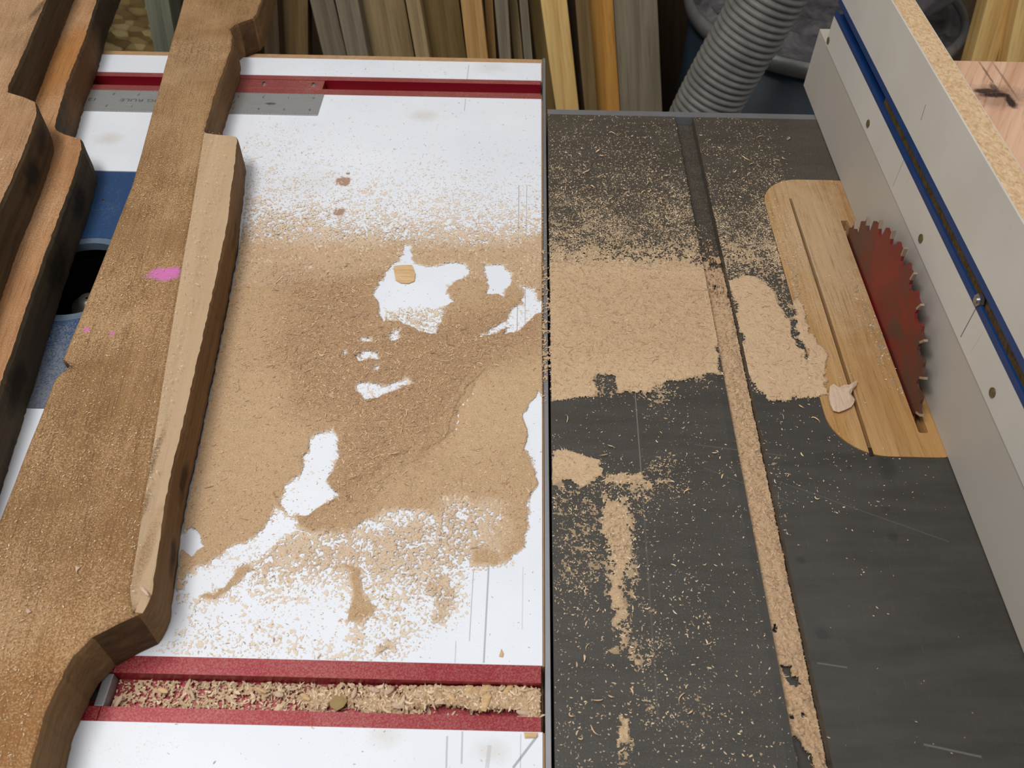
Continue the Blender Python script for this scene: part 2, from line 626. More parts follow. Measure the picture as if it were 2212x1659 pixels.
# router insert plate
t = NT('blue_router_plate', .42, .4)
p = t.coord('world')
f = t.noise(p, 900, 3, .75); cl = t.noise(p, 18, 4)
sepb = t.n('ShaderNodeSeparateXYZ'); t.lk(p, sepb.inputs[0])
near = t.n('ShaderNodeMapRange'); t.lk(sepb.outputs[1], near.inputs[0])
near.inputs[1].default_value = .60; near.inputs[2].default_value = .40; near.inputs[3].default_value = -.12; near.inputs[4].default_value = .10
k = t.ramp(t.math('ADD', t.math('ADD', f, near.outputs[0]), t.math('MULTIPLY', t.math('SUBTRACT', cl, .5), .5)), [(.48, 0), (.68, 1)])
M_PLATE = t.out(t.mix(t.math('MULTIPLY', k, .6), lin((44, 72, 112)), lin((150, 148, 140))))
hc = (-.368, .527)
circ = lambda r, n=40, c=hc: [(c[0] + r * math.cos(2 * math.pi * i / n), c[1] + r * math.sin(2 * math.pi * i / n)) for i in range(n)]
pl = put('router_plate', slab_with_holes(rrect(PX0 + .0004, PX1 - .0004, PY0 + .0004, PY1 - .0004, .012), [circ(.052)], -.009, -.0006), M_PLATE, rt)
put('insert_ring', slab_with_holes(circ(.0515), [circ(.0445)], -.008, -.0006), plain('grey_blue_ring', (96, 112, 128), .5), pl)
screw('plate_screw', *P(223, 432), -.0005, .0018, pl, M_STEEL)
put('plate_ledge', boxes((PX0 - .004, hc[0] - .06, PY0 - .004, PY1 + .004, -.036, -.0095), (hc[0] + .06, PX1 + .004, PY0 - .004, PY1 + .004, -.036, -.0095)), M_BLACK, rt)
bm = lathe([(.001, -.075), (.075, -.075), (.075, -.0375), (.072, -.0375), (.060, -.070), (.001, -.070)], 40, (hc[0], hc[1], 0))
rout = put('router_motor', bm_mesh(bm, False), M_BLACK, rt)
bm = lathe([(.001, -.018), (.0065, -.018), (.009, -.024), (.0145, -.025), (.0165, -.030), (.0165, -.041), (.013, -.043), (.018, -.045), (.018, -.052), (.024, -.055), (.024, -.070)], 32, (hc[0] + .004, hc[1] - .006, 0))
put('collet', bm_mesh(bm, True), plain('worn_steel', (140, 134, 126), .35, .5, .7), rout)

# measuring rule let in beside the far track
rl = thing('steel_ruler', 'flat steel centring ruler lying upside down beside the far red track', 'ruler', (-.36, .797, 0))
t = NT('brushed_steel_rule', .42, .5, .35)
p = t.coord('world')
n = t.noise(t.mapped(p, (1, 30, 1)), 60, 4)
c = t.ramp(n, [(.3, lin((150, 150, 148))), (.7, lin((172, 172, 170)))])
w = t.noise(p, 160, 4)
x, y = P(585, 226)
c = t.mix(t.math('MULTIPLY', t.blob(p, (x, y, 0), (.0055, .0022, 1), .3, w), .8), c, lin((70, 66, 64)))
put('blade', bm_mesh((lambda b: (box(b, -.515, -.2105, .7775, .8178, .00005, .0011, bev=.0004), b)[1])(bmesh.new())), t.out(c), rl)


def text_pts(s, size):
    c = bpy.data.curves.new('txt', 'FONT')
    c.body = s
    c.size = size
    c.align_x = 'CENTER'; c.align_y = 'CENTER'
    o = bpy.data.objects.new('txt', c)
    COL.objects.link(o)
    dg = bpy.context.evaluated_depsgraph_get()
    me = bpy.data.meshes.new_from_object(o.evaluated_get(dg))
    vs = [v.co.copy() for v in me.vertices]
    fs = [tuple(f.vertices) for f in me.polygons]
    bpy.data.objects.remove(o)
    return vs, fs


bm = bmesh.new()


def ink(s, size, x, y, z=.00125, stretch=1.0):
    vs, fs = text_pts(s, size)
    nv = [bm.verts.new((x - v.x * stretch, y - v.y, z)) for v in vs]   # turned half round
    for f in fs:
        try:
            bm.faces.new([nv[i] for i in f])
        except ValueError:
            pass


for i in range(13):
    ink(str(i), .0055, -.2200 - .0254 * i * 1.03, .8098)
    ink(str(abs(6 - i)), .0055, -.2200 - .0254 * i * 1.03, .7868)
ink('CENTERING RULE', .0072, -.376, .7985, stretch=1.5)
ink('12', .0072, -.4480, .7985, stretch=1.4)
ink('12', .0072, -.3030, .7985, stretch=1.4)
for i in range(12 * 8):
    x = -.2200 - .0254 * 1.03 * i / 8
    L = .0032 if i % 8 == 0 else (.0022 if i % 4 == 0 else .0014)
    for (y0, y1) in ((.8176 - L, .8176), (.7777, .7777 + L)):
        vs = [bm.verts.new(q) for q in ((x - .00012, y0, .00125), (x + .00012, y0, .00125), (x + .00012, y1, .00125), (x - .00012, y1, .00125))]
        bm.faces.new(vs)
put('engraved_scale', bm_mesh(bm), plain('faded_ink', (88, 86, 84), .7), rl)

# ------------------------------------------------------------------ table saw
ts = thing('table_saw', 'dark cast iron table saw with a wooden throat plate and red blade', 'table saw', (.3, .45, FLOOR))
SX0, SX1, SY0, SY1 = .0245, .62, .125, .790
INS = rrect(.2225, .332, .3600, .6850, .038)
put('table_top', slab_with_holes([(.1740, SY0), (SX1, SY0), (SX1, SY1), (.1740, SY1)], [INS], -.032, 0), M_IRON, ts)
put('table_top', boxes((SX0, .1550, SY0, SY1, -.032, 0), (.1545, .1745, SY0, SY1, -.040, -.0095)), M_IRON, ts)
put('rear_rail', boxes((SX0, SX1, .7905, .8000, -.045, -.0006)), M_ALU, ts)
put('cabinet', boxes((.07, .60, .17, .76, FLOOR, -.20), bev=.004), plain('grey_saw_cabinet', (70, 74, 76), .5), ts)
put('trunnion_housing', boxes((.20, .36, .36, .70, -.20, -.045)), plain('shadowed_casting', (30, 28, 26), .8), ts)

# throat plate with two kerfs
kerf1 = [(.2468, .3605), (.2496, .3605), (.2496, .40), (.2498, .50), (.2492, .60), (.2488, .6545), (.2462, .6550), (.2464, .60), (.2470, .50), (.2466, .40)]
kerf2 = rrect(.2868, .2935, .3820, .6235, .0015, 4)
ins_o = [(x, y) for x, y in rrect(.2230, .3315, .3605, .6845, .0378)]
wp_knots = [((.232, .40, 0), (.006, .05, 1), (172, 122, 60), .4), ((.300, .39, 0), (.03, .05, 1), (176, 128, 66), .35), ((.262, .60, 0), (.03, .10, 1), (196, 172, 140), .5)]
M_INS = wood('birch_throat_plate', (142, 102, 60), (178, 138, 90), (196, 158, 110), 'y', 1.4, .6, dust=(205, 175, 140), dust_amt=.15, knots=wp_knots)
ins_k = slab_with_holes([q for q in ins_o], [[(.2466, .3680), (.2494, .3680), (.2496, .50), (.2490, .6545), (.2464, .6550), (.2466, .50)], kerf2], -.012, .0004)
tp = put('throat_plate', ins_k, M_INS, ts)
tag(tp, 'pale wooden insert with two saw kerfs')
put('kerf_shade_strip', boxes((.2466, .2494, .3606, .3678, .0004, .00055)), plain('kerf_shadow_gap', (46, 34, 24), .9), tp)  # dark strip laid on the plate, shade of the kerf put into its colour

# blade
R_, BX, BY, BZ, NT_ = .1285, .2893, .500, -.0625, 30
out = []
for i in range(NT_):
    a0 = math.radians(3 + 12 * i)        # angle of tip from up, positive towards the back
    for da, dr_ in ((0.0, .0002), (1.5, .0030), (3.5, .0042), (5.0, .0026), (6.0, .0028), (6.8, .0065), (8.0, .0105), (9.8, .0122), (11.2, .0106), (11.75, .0060), (11.9, .0012)):
        a = a0 + math.radians(da)
        rr = R_ - dr_
        out.append((a, rr))
bm = bmesh.new()
rings = []
for sx in (-.0011, .0011):
    ring_o = [bm.verts.new((BX + sx, BY + r * math.sin(a), BZ + r * math.cos(a))) for a, r in out]
    ring_i = [bm.verts.new((BX + sx, BY + .100 * math.sin(a), BZ + .100 * math.cos(a))) for a, r in out]
    ring_c = [bm.verts.new((BX + sx, BY + .008 * math.sin(a), BZ + .008 * math.cos(a))) for a, r in out]
    n = len(out)
    for i in range(n):
        j = (i + 1) % n
        bm.faces.new((ring_o[i], ring_o[j], ring_i[j], ring_i[i]))
        bm.faces.new((ring_i[i], ring_i[j], ring_c[j], ring_c[i]))
    rings.append((ring_o, ring_c))
for k in (0, 1):
    A, B = rings[0][k], rings[1][k]
    for i in range(n):
        j = (i + 1) % n
        bm.faces.new((A[i], A[j], B[j], B[i]))
t = NT('worn_red_blade', .35, .5)
p = t.coord('world')
n1 = t.noise(t.mapped(p, (1, 1, 1)), 16, 5, .6, .8)
c = t.ramp(n1, [(.38, lin((78, 48, 42))), (.52, lin((112, 28, 28))), (.75, lin((134, 26, 28)))])
bl = put('saw_blade', bm_mesh(bm), t.out(c), ts, origin=(BX, BY, BZ))
tag(bl, 'red circular saw blade')
M_TIP = plain('carbide', (168, 150, 132), .35, .5, .4)
M_REDTIP = plain('bright_red_tooth_paint', (205, 50, 44), .5)
me_tip = None
for i in range(NT_):
    a = math.radians(3 + 12 * i)
    zt = BZ + R_ * math.cos(a)
    if zt < -.02:
        continue
    M = Matrix.Translation((BX, BY, BZ)) @ Matrix.Rotation(-a, 4, 'X')
    bm = bmesh.new()
    box(bm, -.0014, .0014, -.0008, .0010, R_ - .0070, R_)
    bm.transform(M)
    put('carbide_tip', bm_mesh(bm), M_TIP, bl, origin=(BX, BY, BZ))
for o in bl.children:
    pass

# ------------------------------------------------------------------ rip fence
t = NT('fence_laminate', .45, .3)
p = t.coord('world')
n = t.noise(p, 7, 5, .6)
c = t.ramp(n, [(.3, lin((196, 190, 180))), (.7, lin((208, 203, 194)))])
n4 = t.noise(t.mapped(p, (1, 1, 3)), 60, 4, .7)
c = t.mix(t.math('MULTIPLY', t.ramp(n4, [(.66, 0), (.74, 1)]), .18), c, lin((150, 132, 108)))


def yz(t, src):
    s = t.n('ShaderNodeSeparateXYZ'); t.lk(src, s.inputs[0])
    cmb = t.n('ShaderNodeCombineXYZ'); t.lk(s.outputs[1], cmb.inputs[0]); t.lk(s.outputs[2], cmb.inputs[1])
    return cmb.outputs[0]


q = yz(t, p)
for a, b, w, s_ in (((.5829, .1404), (.5806, .1283), .0009, .65), ((.5814, .1037), (.5814, .0683), .0007, .55), ((.4137, .1065), (.4121, .0676), .0010, .8), ((.563, .100), (.563, .085), .0006, .2), ((.395, .09), (.395, .07), .0006, .2)):
    c = t.mix(t.math('MULTIPLY', t.seg(q, a, b, w), s_), c, lin((62, 56, 62)))
M_FENCE = t.out(c)
M_FENCE2 = plain('fence_lower_face', (182, 174, 163), .5, .3, var=.05, scale=12)
t = NT('particle_board', .9, .1)
p = t.coord('world')
v = t.n('ShaderNodeTexVoronoi'); v.inputs['Scale'].default_value = 700; t.lk(t.mapped(p, (1, .55, 1)), v.inputs['Vector'])
n = t.noise(p, 300, 4, .7)
bw = t.n('ShaderNodeSeparateColor'); t.lk(v.outputs['Color'], bw.inputs[0])
c = t.mix(.5, t.ramp(n, [(.3, lin((172, 134, 92))), (.5, lin((206, 172, 130))), (.75, lin((222, 192, 152)))]), t.ramp(bw.outputs[0], [(0, lin((180, 146, 110))), (.5, lin((208, 178, 142))), (1, lin((226, 200, 168)))]))
c = t.mix(t.math('MULTIPLY', t.ramp(t.noise(p, 190, 3, .7), [(.68, 0), (.74, 1)]), .5), c, lin((120, 84, 50)))
t.bump(n, .4, .001)
M_PART = t.out(c)
M_BLUET = plain('blue_anodised_aluminium', (22, 62, 118), .4, .5, .2)
fn = thing('rip_fence', 'tall white laminated rip fence with a blue track, standing right of the blade', 'fence', (.315, .45, 0))
FY0, FY1 = .10, .823
# upper board: laminate skins over a particle core, split by the track groove
put('upper_board', boxes((.3003, .3185, FY0, FY1, .0640, .0930), (.3003, .3185, FY0, FY1, .1115, .1618), (.3085, .3185, FY0, FY1, .0930, .1115)), M_PART, fn)
put('laminate_face', boxes((.2990, .3003, FY0, FY1, .0640, .0930), (.2990, .3003, FY0, FY1, .1115, .1618)), M_FENCE, fn)
put('laminate_face', boxes((.3185, .3192, FY0, FY1, .0640, .1616)), M_FENCE, fn)
put('lower_board', boxes((.3003, .3180, FY0, .856, .0006, .0636), bev=.0006), M_FENCE2, fn)
ft = put('t_track', boxes((.2988, .3005, FY0, FY1 - .001, .0932, .0985), (.2988, .3005, FY0, FY1 - .001, .1060, .1113), (.3005, .3084, FY0, FY1 - .001, .0932, .0950), (.3005, .3084, FY0, FY1 - .001, .1095, .1113),
                            (.3070, .3084, FY0, FY1 - .001, .0950, .1095)), M_BLUET, fn)
put('packed_sawdust', boxes((.3030, .3070, FY0, .66, .0951, .1085)), plain('old_packed_dust', (104, 84, 58), .95, .05, var=.4, scale=300), ft)
put('fence_tube', boxes((.3220, .3900, .02, .88, .0030, .0600), bev=.002), plain('fence_steel_tube', (90, 90, 92), .5), fn)
for a_ in (.20, .80):
    put('bracket', boxes((.3195, .3220, a_, a_ + .03, .0600, .12)), M_ALU, fn)
M_SCREWH = plain('brass_coloured_screw', (112, 98, 66), .5, .4, .3, var=.3, scale=500)
for y, z in ((.8192, .0702), (.6655, .0728), (.5097, .0730), (.3571, .0740), (.205, .0735)):
    bm = bmesh.new()
    cyl(bm, (.2988, min(y, .818), z), .0033, .0012, 24, 'x')
    box(bm, .2980, .2983, y - .0022, y + .0022, z - .0003, z + .0003)
    put('screw', bm_mesh(bm), M_SCREWH, fn)
bm = bmesh.new()
cyl(bm, (.2993, .415, .0990), .0045, .0030, 6, 'x')
cyl(bm, (.2975, .415, .0990), .0022, .0020, 16, 'x')
put('track_bolt', bm_mesh(bm), M_STEEL, fn)


# ------------------------------------------------------------------ pallet stringers
def interp(tab, y):
    ys = [p[1] for p in tab]; xs = [p[0] for p in tab]
    return float(np.interp(y, ys, xs))


def stringer(name, label, right, left, zb, th, mats, strip=None, y0=-.05, y1=1.12, step=.003, rough=.0012, drop=.003, seed=0, base=None):
    """board on its side: outline given by right(y) and left(y); strip(y) is where the dusty outer band begins"""
    rows = []
    ys = np.arange(y0, y1, step)
    # refine where the outline turns
    ex = []
    for a, b in zip(ys, ys[1:]):
        if abs(interp(right, a) - interp(right, b)) > .0025:
            ex += list(np.linspace(a, b, 5)[1:-1])
    ys = np.array(sorted(list(ys) + ex))
    V = []; K = 0
    for y in ys:
        jr = (vnoise(np.array([y]), np.array([seed * 1.]), .018)[0] - .5) * rough * .45 + (vnoise(np.array([y]), np.array([seed + 5.]), .004)[0] - .5) * rough * .8
        xr = interp(right, y) + jr
        xl = interp(left, y) + (vnoise(np.array([y]), np.array([seed + 9.]), .03)[0] - .5) * rough * .5
        zt = zb + th
        dz = (vnoise(np.array([y]), np.array([seed + 2.]), .05)[0] - .5) * .0008
        prof = [(xl, zb), (xl, zt - .0015), (xl + .0015, zt + dz)]
        if strip:
            xs = min(interp(strip, y), xr - .0035)
            full = xr - interp(strip, y) > .0045
            d_ = drop if full else 0.0
            prof += [((xl + xs) / 2, zt + dz), (xs - .001, zt + dz), (xs + .0005, zt + dz - d_ * .3), (max(xs + .001, xr - .006), zt - d_), (xr - .0012, zt - d_ - .0008)]
            zt2 = zt - d_ - .0035
        else:
            m = (xl + xr) / 2
            prof += [(m, zt + dz), (xr - .02, zt + dz), (xr - .008, zt + dz), (xr - .004, zt + dz), (xr - .0012, zt - .0008)]
            zt2 = zt - .004
        for k, f in enumerate((0, .25, .5, .75)):
            zz = zt2 * (1 - f) + zb * f
            jj = (vnoise(np.array([y]), np.array([seed * 3. + k]), .009)[0] - .5) * .0005
            prof.append((xr + jj, zz))
        prof.append((xr - .0005, zb))
        K = len(prof)
        V += [(x, y, z) for x, z in prof]
    V = np.array(V)
    n = len(ys)
    F = []
    MI = []
    fullf = lambda yy: strip and interp(right, yy) - interp(strip, yy) > .0045
    for i in range(n - 1):
        slope = abs(interp(right, ys[i + 1]) - interp(right, ys[i])) / max(1e-6, ys[i + 1] - ys[i])
        for k in range(K):
            a = i * K + k; b = i * K + (k + 1) % K
            F.append((a, b, b + K, a + K))
            mi = 0
            if strip and k in (5, 6) and fullf(ys[i]):
                mi = 1
            if k >= 7 and k < K - 1:
                mi = 3 if slope > .9 else 2
            MI.append(mi)
    me = bpy.data.meshes.new('m')
    me.from_pydata([tuple(v) for v in V], [], F + [tuple(range(K - 1, -1, -1)), tuple(range((n - 1) * K, n * K))])
    me.polygons.foreach_set('material_index', MI + [3, 3])
    me.update()
    bm = bmesh.new(); bm.from_mesh(me); bmesh.ops.recalc_face_normals(bm, faces=bm.faces); bm.to_mesh(me); bm.free()
    o = put(name, me, mats, origin=(interp(left, .5) * .5 + interp(right, .5) * .5, .5, zb))
    tag(o, label, 'board')
    return o


def pos_blob(q, z, rx, ry):
    x, y = P(q[0], q[1], z)
    return (x, y, z), (rx, ry, .02)


kn = []
for q, rx, ry, colr, f in (((135, 792), .008, .004, (58, 42, 30), .9), ((97, 1465), .007, .006, (92, 70, 44), .8), ((345, 945), .004, .012, (80, 58, 40), .5), ((100, 1540), .035, .05, (150, 98, 46), .5), ((230, 1250), .02, .05, (128, 88, 50), .35), ((400, 130), .03, .04, (112, 88, 66), .4)):
    cc, rr = pos_blob(q, .038, rx, ry)
    kn.append((cc, rr, colr, f))


def pink(t, c, p):
    w = t.noise(p, 120, 3)
    for q, rx, ry, f in (((352, 592), .0115, .0065, .85), ((372, 583), .006, .0035, .8), ((186, 712), .0022, .0022, .8), ((242, 720), .0018, .0022, .8)):
        x, y = P(q[0], q[1], .038)
        c = t.mix(t.math('MULTIPLY', t.blob(p, (x, y, .038), (rx, ry, .02), .35, w), f), c, lin((206, 110, 178)))
    return c


ROT_M = -.114
M_STR = wood('weathered_stringer_face', (106, 75, 45), (134, 99, 63), (154, 118, 80), 'y', 1.9, .8, dust=(206, 170, 128), dust_amt=.42, rot=ROT_M, knots=kn, extra=pink)
M_STRIP = wood('dusty_worn_edge', (150, 126, 100), (178, 154, 126), (190, 166, 140), 'y', .5, .9, lines=.08, dust=(196, 165, 128), dust_amt=.9, rot=ROT_M,
               knots=[((P(325, 1010, .036)[0], P(325, 1010, .036)[1], .036), (.0022, .030, .02), (52, 36, 24), .9), ((P(300, 1130, .036)[0], P(300, 1130, .036)[1], .036), (.0020, .022, .02), (60, 42, 28), .85),
                      ((P(315, 1190, .036)[0], P(315, 1190, .036)[1], .036), (.003, .030, .02), (120, 84, 50), .6)])
M_SIDE = wood('stringer_sawn_side', (88, 62, 38), (118, 88, 56), (142, 110, 74), 'y', 1.8, .85, rot=ROT_M,
              knots=[((-.2190, .315, .015), (.006, .016, .006), (42, 30, 22), .8), ((-.2105, .262, .012), (.006, .012, .005), (42, 32, 24), .8), ((-.246, .56, .015), (.006, .03, .004), (70, 50, 32), .7)])
M_END = wood('dark_band_sawn_notch', (56, 38, 22), (84, 60, 36), (112, 84, 54), 'x', .6, .9, rings=10)

right_m = [(-.205, -.1), (-.222, .03), (-.2338, .13), (-.2368, .155), (-.2358, .170), (-.2335, .186), (-.2270, .1975), (-.2150, .2060), (-.2050, .2120), (-.2035, .2250), (-.2150, .297),
           (-.2260, .415), (-.2395, .550), (-.2610, .6800), (-.2632, .6845), (-.2925, .6862), (-.2990, .750), (-.3040, .84), (-.3090, .868), (-.3155, .8830), (-.3120, .8930), (-.2960, .9085), (-.2950, .92), (-.2970, .96), (-.312, 1.12)]
left_m = [(-.265, -.1), (-.3067, .2673), (-.3120, .3150), (-.3335, .6025), (-.3842, .9464), (-.405, 1.12)]
lx, ly = P(128, 790, .038)
left_m = [(-.262, -.1), (-.3085, .2673), (interp(left_m, ly - .012), ly - .012), (interp(left_m, ly) + .006, ly), (interp(left_m, ly + .006), ly + .006), (-.3335, .6025), (-.3842, .9464), (-.405, 1.12)]
strip_m = [(-.19, -.1), (-.200, .19), (-.2165, .2250), (-.2346, .3319), (-.2574, .4664), (-.2740, .57), (-.2933, .6854), (-.2930, .70), (-.25, .75), (-.25, 1.12)]
stringer('pallet_stringer', 'notched brown board with a pink paint spot, lying nearest the saw across the router table', right_m, left_m, .0004, .0376, [M_STR, M_STRIP, M_SIDE, M_END], strip_m, seed=1)

M_STR2 = wood('orange_stringer_face', (142, 96, 58), (170, 122, 82), (190, 146, 106), 'y', 1.7, .8, dust=(206, 170, 132), dust_amt=.3, rot=-.15,
              knots=[((-.47, .80, .038), (.02, .08, .02), (178, 118, 52), .55)])
M_SIDE2 = wood('weathered_dark_side', (52, 44, 36), (82, 70, 54), (104, 88, 64), 'y', 1, .9, rot=-.15,
               knots=[((-.385, .60, .02), (.01, .02, .01), (34, 28, 24), .8), ((-.372, .52, .018), (.01, .03, .012), (36, 30, 26), .8), ((-.352, .39, .02), (.01, .02, .01), (36, 30, 24), .8), ((-.455, .80, .02), (.03, .09, .02), (124, 86, 52), .7)])
right_2 = [(-.300, -.1), (-.330, .24), (-.3485, .3586), (-.3573, .4146), (-.3665, .4718), (-.3785, .555), (-.386, .610), (-.3945, .655), (-.4010, .6715), (-.4180, .678), (-.4300, .686), (-.4345, .70), (-.4480, .765), (-.4610, .850), (-.4790, .9424), (-.505, 1.12)]
left_2 = [(-.400, -.1), (-.430, .24), (-.455, .50), (-.510, .80), (-.585, 1.12)]
stringer('pallet_stringer', 'lower left board, reddish with a dark weathered side, under the leftmost board', right_2, left_2, .0004, .0376, [M_STR2, M_STR2, M_SIDE2, M_END], None, seed=4, rough=.0012)
M_STR1 = wood('tan_stringer_face', (128, 90, 58), (160, 122, 88), (180, 144, 110), 'y', 1.7, .8, dust=(206, 170, 130), dust_amt=.35, rot=-.17,
              knots=[((-.49, .845, .076), (.003, .03, .02), (66, 46, 30), .8), ((-.465, .80, .076), (.05, .05, .02), (120, 96, 70), .3)])
M_SIDE1 = wood('knotty_dark_side', (58, 46, 34), (88, 70, 50), (110, 88, 62), 'y', 1, .9, rot=-.17,
               knots=[((-.408, .585, .056), (.012, .018, .010), (30, 26, 24), .85), ((-.418, .63, .060), (.012, .015, .008), (40, 34, 30), .7)])
right_1 = [(-.290, -.1), (-.340, .22), (-.3600, .34), (-.3740, .40), (-.3845, .4538), (-.3960, .5200), (-.4010, .5614), (-.4110, .6226), (-.4175, .652), (-.4260, .6690), (-.4400, .6770), (-.4560, .6835), (-.4600, .6960), (-.4690, .7500), (-.4870, .8489), (-.4980, .91), (-.536, 1.12)]
left_1 = [(-.390, -.1), (-.440, .22), (-.485, .50), (-.545, .80), (-.615, 1.12)]
stringer('pallet_stringer', 'leftmost board with a dark knotty side, resting on top of another board', right_1, left_1, .0384, .0376, [M_STR1, M_STR1, M_SIDE1, M_END], None, seed=8, rough=.0010)

# ------------------------------------------------------------------ pine board behind the fence
x, y = P(2148, 205, .095)


def pine_extra(t, c, p):
    w = t.noise(p, 70, 5, .7)
    for (dx, dy, rx, ry, f) in ((0, 0, .0110, .0045, .95), (.010, -.010, .0040, .0100, .95), (-.004, .006, .012, .0040, .9), (.004, .012, .0030, .009, .7), (.003, -.002, .026, .018, .35), (.026, -.022, .004, .005, .6), (.006, .036, .0012, .022, .6), (.018, .026, .0012, .030, .45)):
        c = t.mix(t.math('MULTIPLY', t.blob(p, (x + dx, y + dy, .095), (rx, ry, .02), .3, w), f), c, lin((42, 30, 30)))
    return c


M_PINE = wood('pink_pine', (190, 140, 108), (222, 178, 148), (236, 200, 172), 'y', .5, .6, rings=9, extra=pine_extra, rot=.5)
pb = put('pine_board', boxes((.328, .640, .38, .7370, .0605, .0950), bev=.0015), M_PINE, origin=(.48, .56, .0605))
tag(pb, 'pale pink pine board with a black knot lying behind the rip fence', 'board')


# ------------------------------------------------------------------ background timber
def plank_tex(name, d, m, l):
    return wood(name, d, m, l, 'z', .35, .85, coord='object', rings=5)


TONES = {
    'brown': plank_tex('brown_plank_wood', (101, 80, 50), (126, 103, 68), (152, 124, 84)),
    'grey': plank_tex('grey_plank_wood', (103, 94, 77), (135, 124, 103), (161, 147, 121)),
    'tan': plank_tex('tan_plank_wood', (131, 110, 77), (168, 145, 105), (191, 166, 124)),
    'dark': plank_tex('dark_plank_wood', (54, 43, 31), (80, 63, 45), (103, 84, 61)),
    'olive': plank_tex('olive_plank_wood', (105, 87, 52), (133, 110, 68), (154, 128, 82)),
    'yellow': plank_tex('yellow_plank_wood', (196, 154, 91), (233, 191, 121), (235, 214, 145)),
    'orange': plank_tex('orange_plank_wood', (198, 135, 61), (235, 170, 87), (235, 196, 112)),
    'orangetan': plank_tex('orange_tan_plank_wood', (159, 117, 68), (196, 152, 96), (217, 175, 117)),
    'greenish': plank_tex('greenish_plank_wood', (91, 94, 80), (119, 119, 101), (142, 140, 119)),
}


def Qp(px, py, y0, k):
    """point on the leaning plane y = y0 + k*z"""
    d = ray(px, py)
    # t*dy = y0 + k*(CAM_Z + t*dz)
    t = (y0 + k * CAM_Z) / (d.y - k * d.z)
    return Vector((d.x * t, d.y * t, CAM_Z + d.z * t))


def plank(label, tone, top, bot, ybot, y0=1.52, k=.28, th=.035, ztop=.55, name='plank', ytop=0):
    """top = (x left, x right) at photo row ytop, bot the same at row ybot"""
    a = Qp((top[0] + top[1]) / 2, ytop, y0, k); b = Qp((bot[0] + bot[1]) / 2, ybot, y0, k)
    w = ((Qp(top[1], ytop, y0, k) - Qp(top[0], ytop, y0, k)).length + (Qp(bot[1], ybot, y0, k) - Qp(bot[0], ybot, y0, k)).length) / 2
    u = (a - b).normalized()
    pb_ = b + u * ((FLOOR + .012 - b.z) / u.z)
    pt_ = b + u * ((ztop - b.z) / u.z)
    nrm = Vector((0, -1, k)).normalized()
    wd = u.cross(nrm).normalized()
    nrm = wd.cross(u).normalized()
    if nrm.y > 0:
        nrm = -nrm
    L = (pt_ - pb_).length
    bm = bmesh.new()
    ns = 14
    rings = []
    for i in range(ns + 1):
        s = i / ns
        ww = w / 2 - .0012 + random.uniform(-.0010, .0010)
        rings.append([bm.verts.new(q) for q in ((-ww, 0, s * L), (ww, 0, s * L), (ww, th, s * L), (-ww, th, s * L))])
    for r0, r1 in zip(rings, rings[1:]):
        for i in range(4):
            bm.faces.new((r0[i], r0[(i + 1) % 4], r1[(i + 1) % 4], r1[i]))
    bm.faces.new(rings[0]); bm.faces.new(rings[-1])
    es = [e for e in bm.edges if abs((e.verts[0].co - e.verts[1].co).normalized().z) > .9]
    bmesh.ops.bevel(bm, geom=es, offset=.002, segments=1, affect='EDGES')
    me = bm_mesh(bm)
    me.materials.append(TONES[tone])
    o = link(bpy.data.objects.new(name, me))
    xa = wd
    o.matrix_world = Matrix.Translation(pb_) @ Matrix((xa, -nrm, u)).transposed().to_4x4()
    tag(o, label, 'plank', None)
    return o


PG = 'planks standing behind the tables'
PL = [
    ('brown plank standing just right of the near board\'s far end', 'brown', (607, 666), (610, 668), 115, 1.505),
    ('narrow dark plank behind the far end of the near board', 'dark', (560, 600), (570, 606), 115, 1.460),
    ('slim grey leaning plank beside a dark gap, second from the router board', 'grey', (668, 722), (697, 748), 115, 1.505),
    ('grey-brown leaning plank left of the widest pale plank', 'grey', (722, 775), (748, 797), 118, 1.460),
    ('widest pale tan plank in the row behind the router table', 'tan', (775, 872), (798, 895), 118, 1.505),
    ('narrow tan plank right of the widest pale plank', 'tan', (873, 910), (896, 929), 120, 1.460),
    ('broad plain brown plank behind the middle of the router table', 'olive', (911, 991), (930, 1009), 122, 1.505),
    ('orange-tan plank with curved grain right of the broad brown plank', 'orangetan', (992, 1043), (1010, 1053), 124, 1.460),
    ('thin tan strip between the orange-tan plank and a dark grey plank', 'orangetan', (1044, 1067), (1054, 1073), 124, 1.505),
    ('dark grey narrow plank with a shiny edge', 'grey', (1068, 1097), (1076, 1107), 125, 1.460),
    ('pale narrow stick beside the dark grey narrow plank', 'tan', (1098, 1118), (1108, 1132), 125, 1.505),
    ('slim grey stick left of the yellow plank\'s olive neighbour', 'grey', (1120, 1141), (1133, 1149), 125, 1.460),
    ('olive shaded plank directly left of the yellow plank', 'olive', (1142, 1175), (1172, 1200), 240, 1.505),
    ('pale yellow plank behind the corner of the router table', 'yellow', (1167, 1225), (1200, 1252), 240, 1.460),
    ('dark plank in the shadow between the yellow and orange planks', 'dark', (1226, 1246), (1253, 1270), 240, 1.505),
    ('narrow brown plank touching the left side of the orange plank', 'brown', (1242, 1272), (1262, 1292), 240, 1.460),
    ('bright orange plank with a small knot', 'orange', (1266, 1324), (1288, 1344), 240, 1.505),
    ('wide grey-green plank right of the orange plank', 'grey', (1325, 1421), (1341, 1431), 242, 1.460),
    ('dark brown wide plank behind the lower end of the hose', 'dark', (1422, 1500), (1430, 1500), 242, 1.800),
]
for (lb, tone, tp_, bt_, yb, y0) in PL:
    plank(lb, tone, tp_, bt_, yb, y0, k=.28 if y0 < 1.7 else .08)
plank('yellow stud standing behind the fence, left of the two', 'yellow', (2135, 2188), (2092, 2158), 130, 1.35, .2, name='stud')
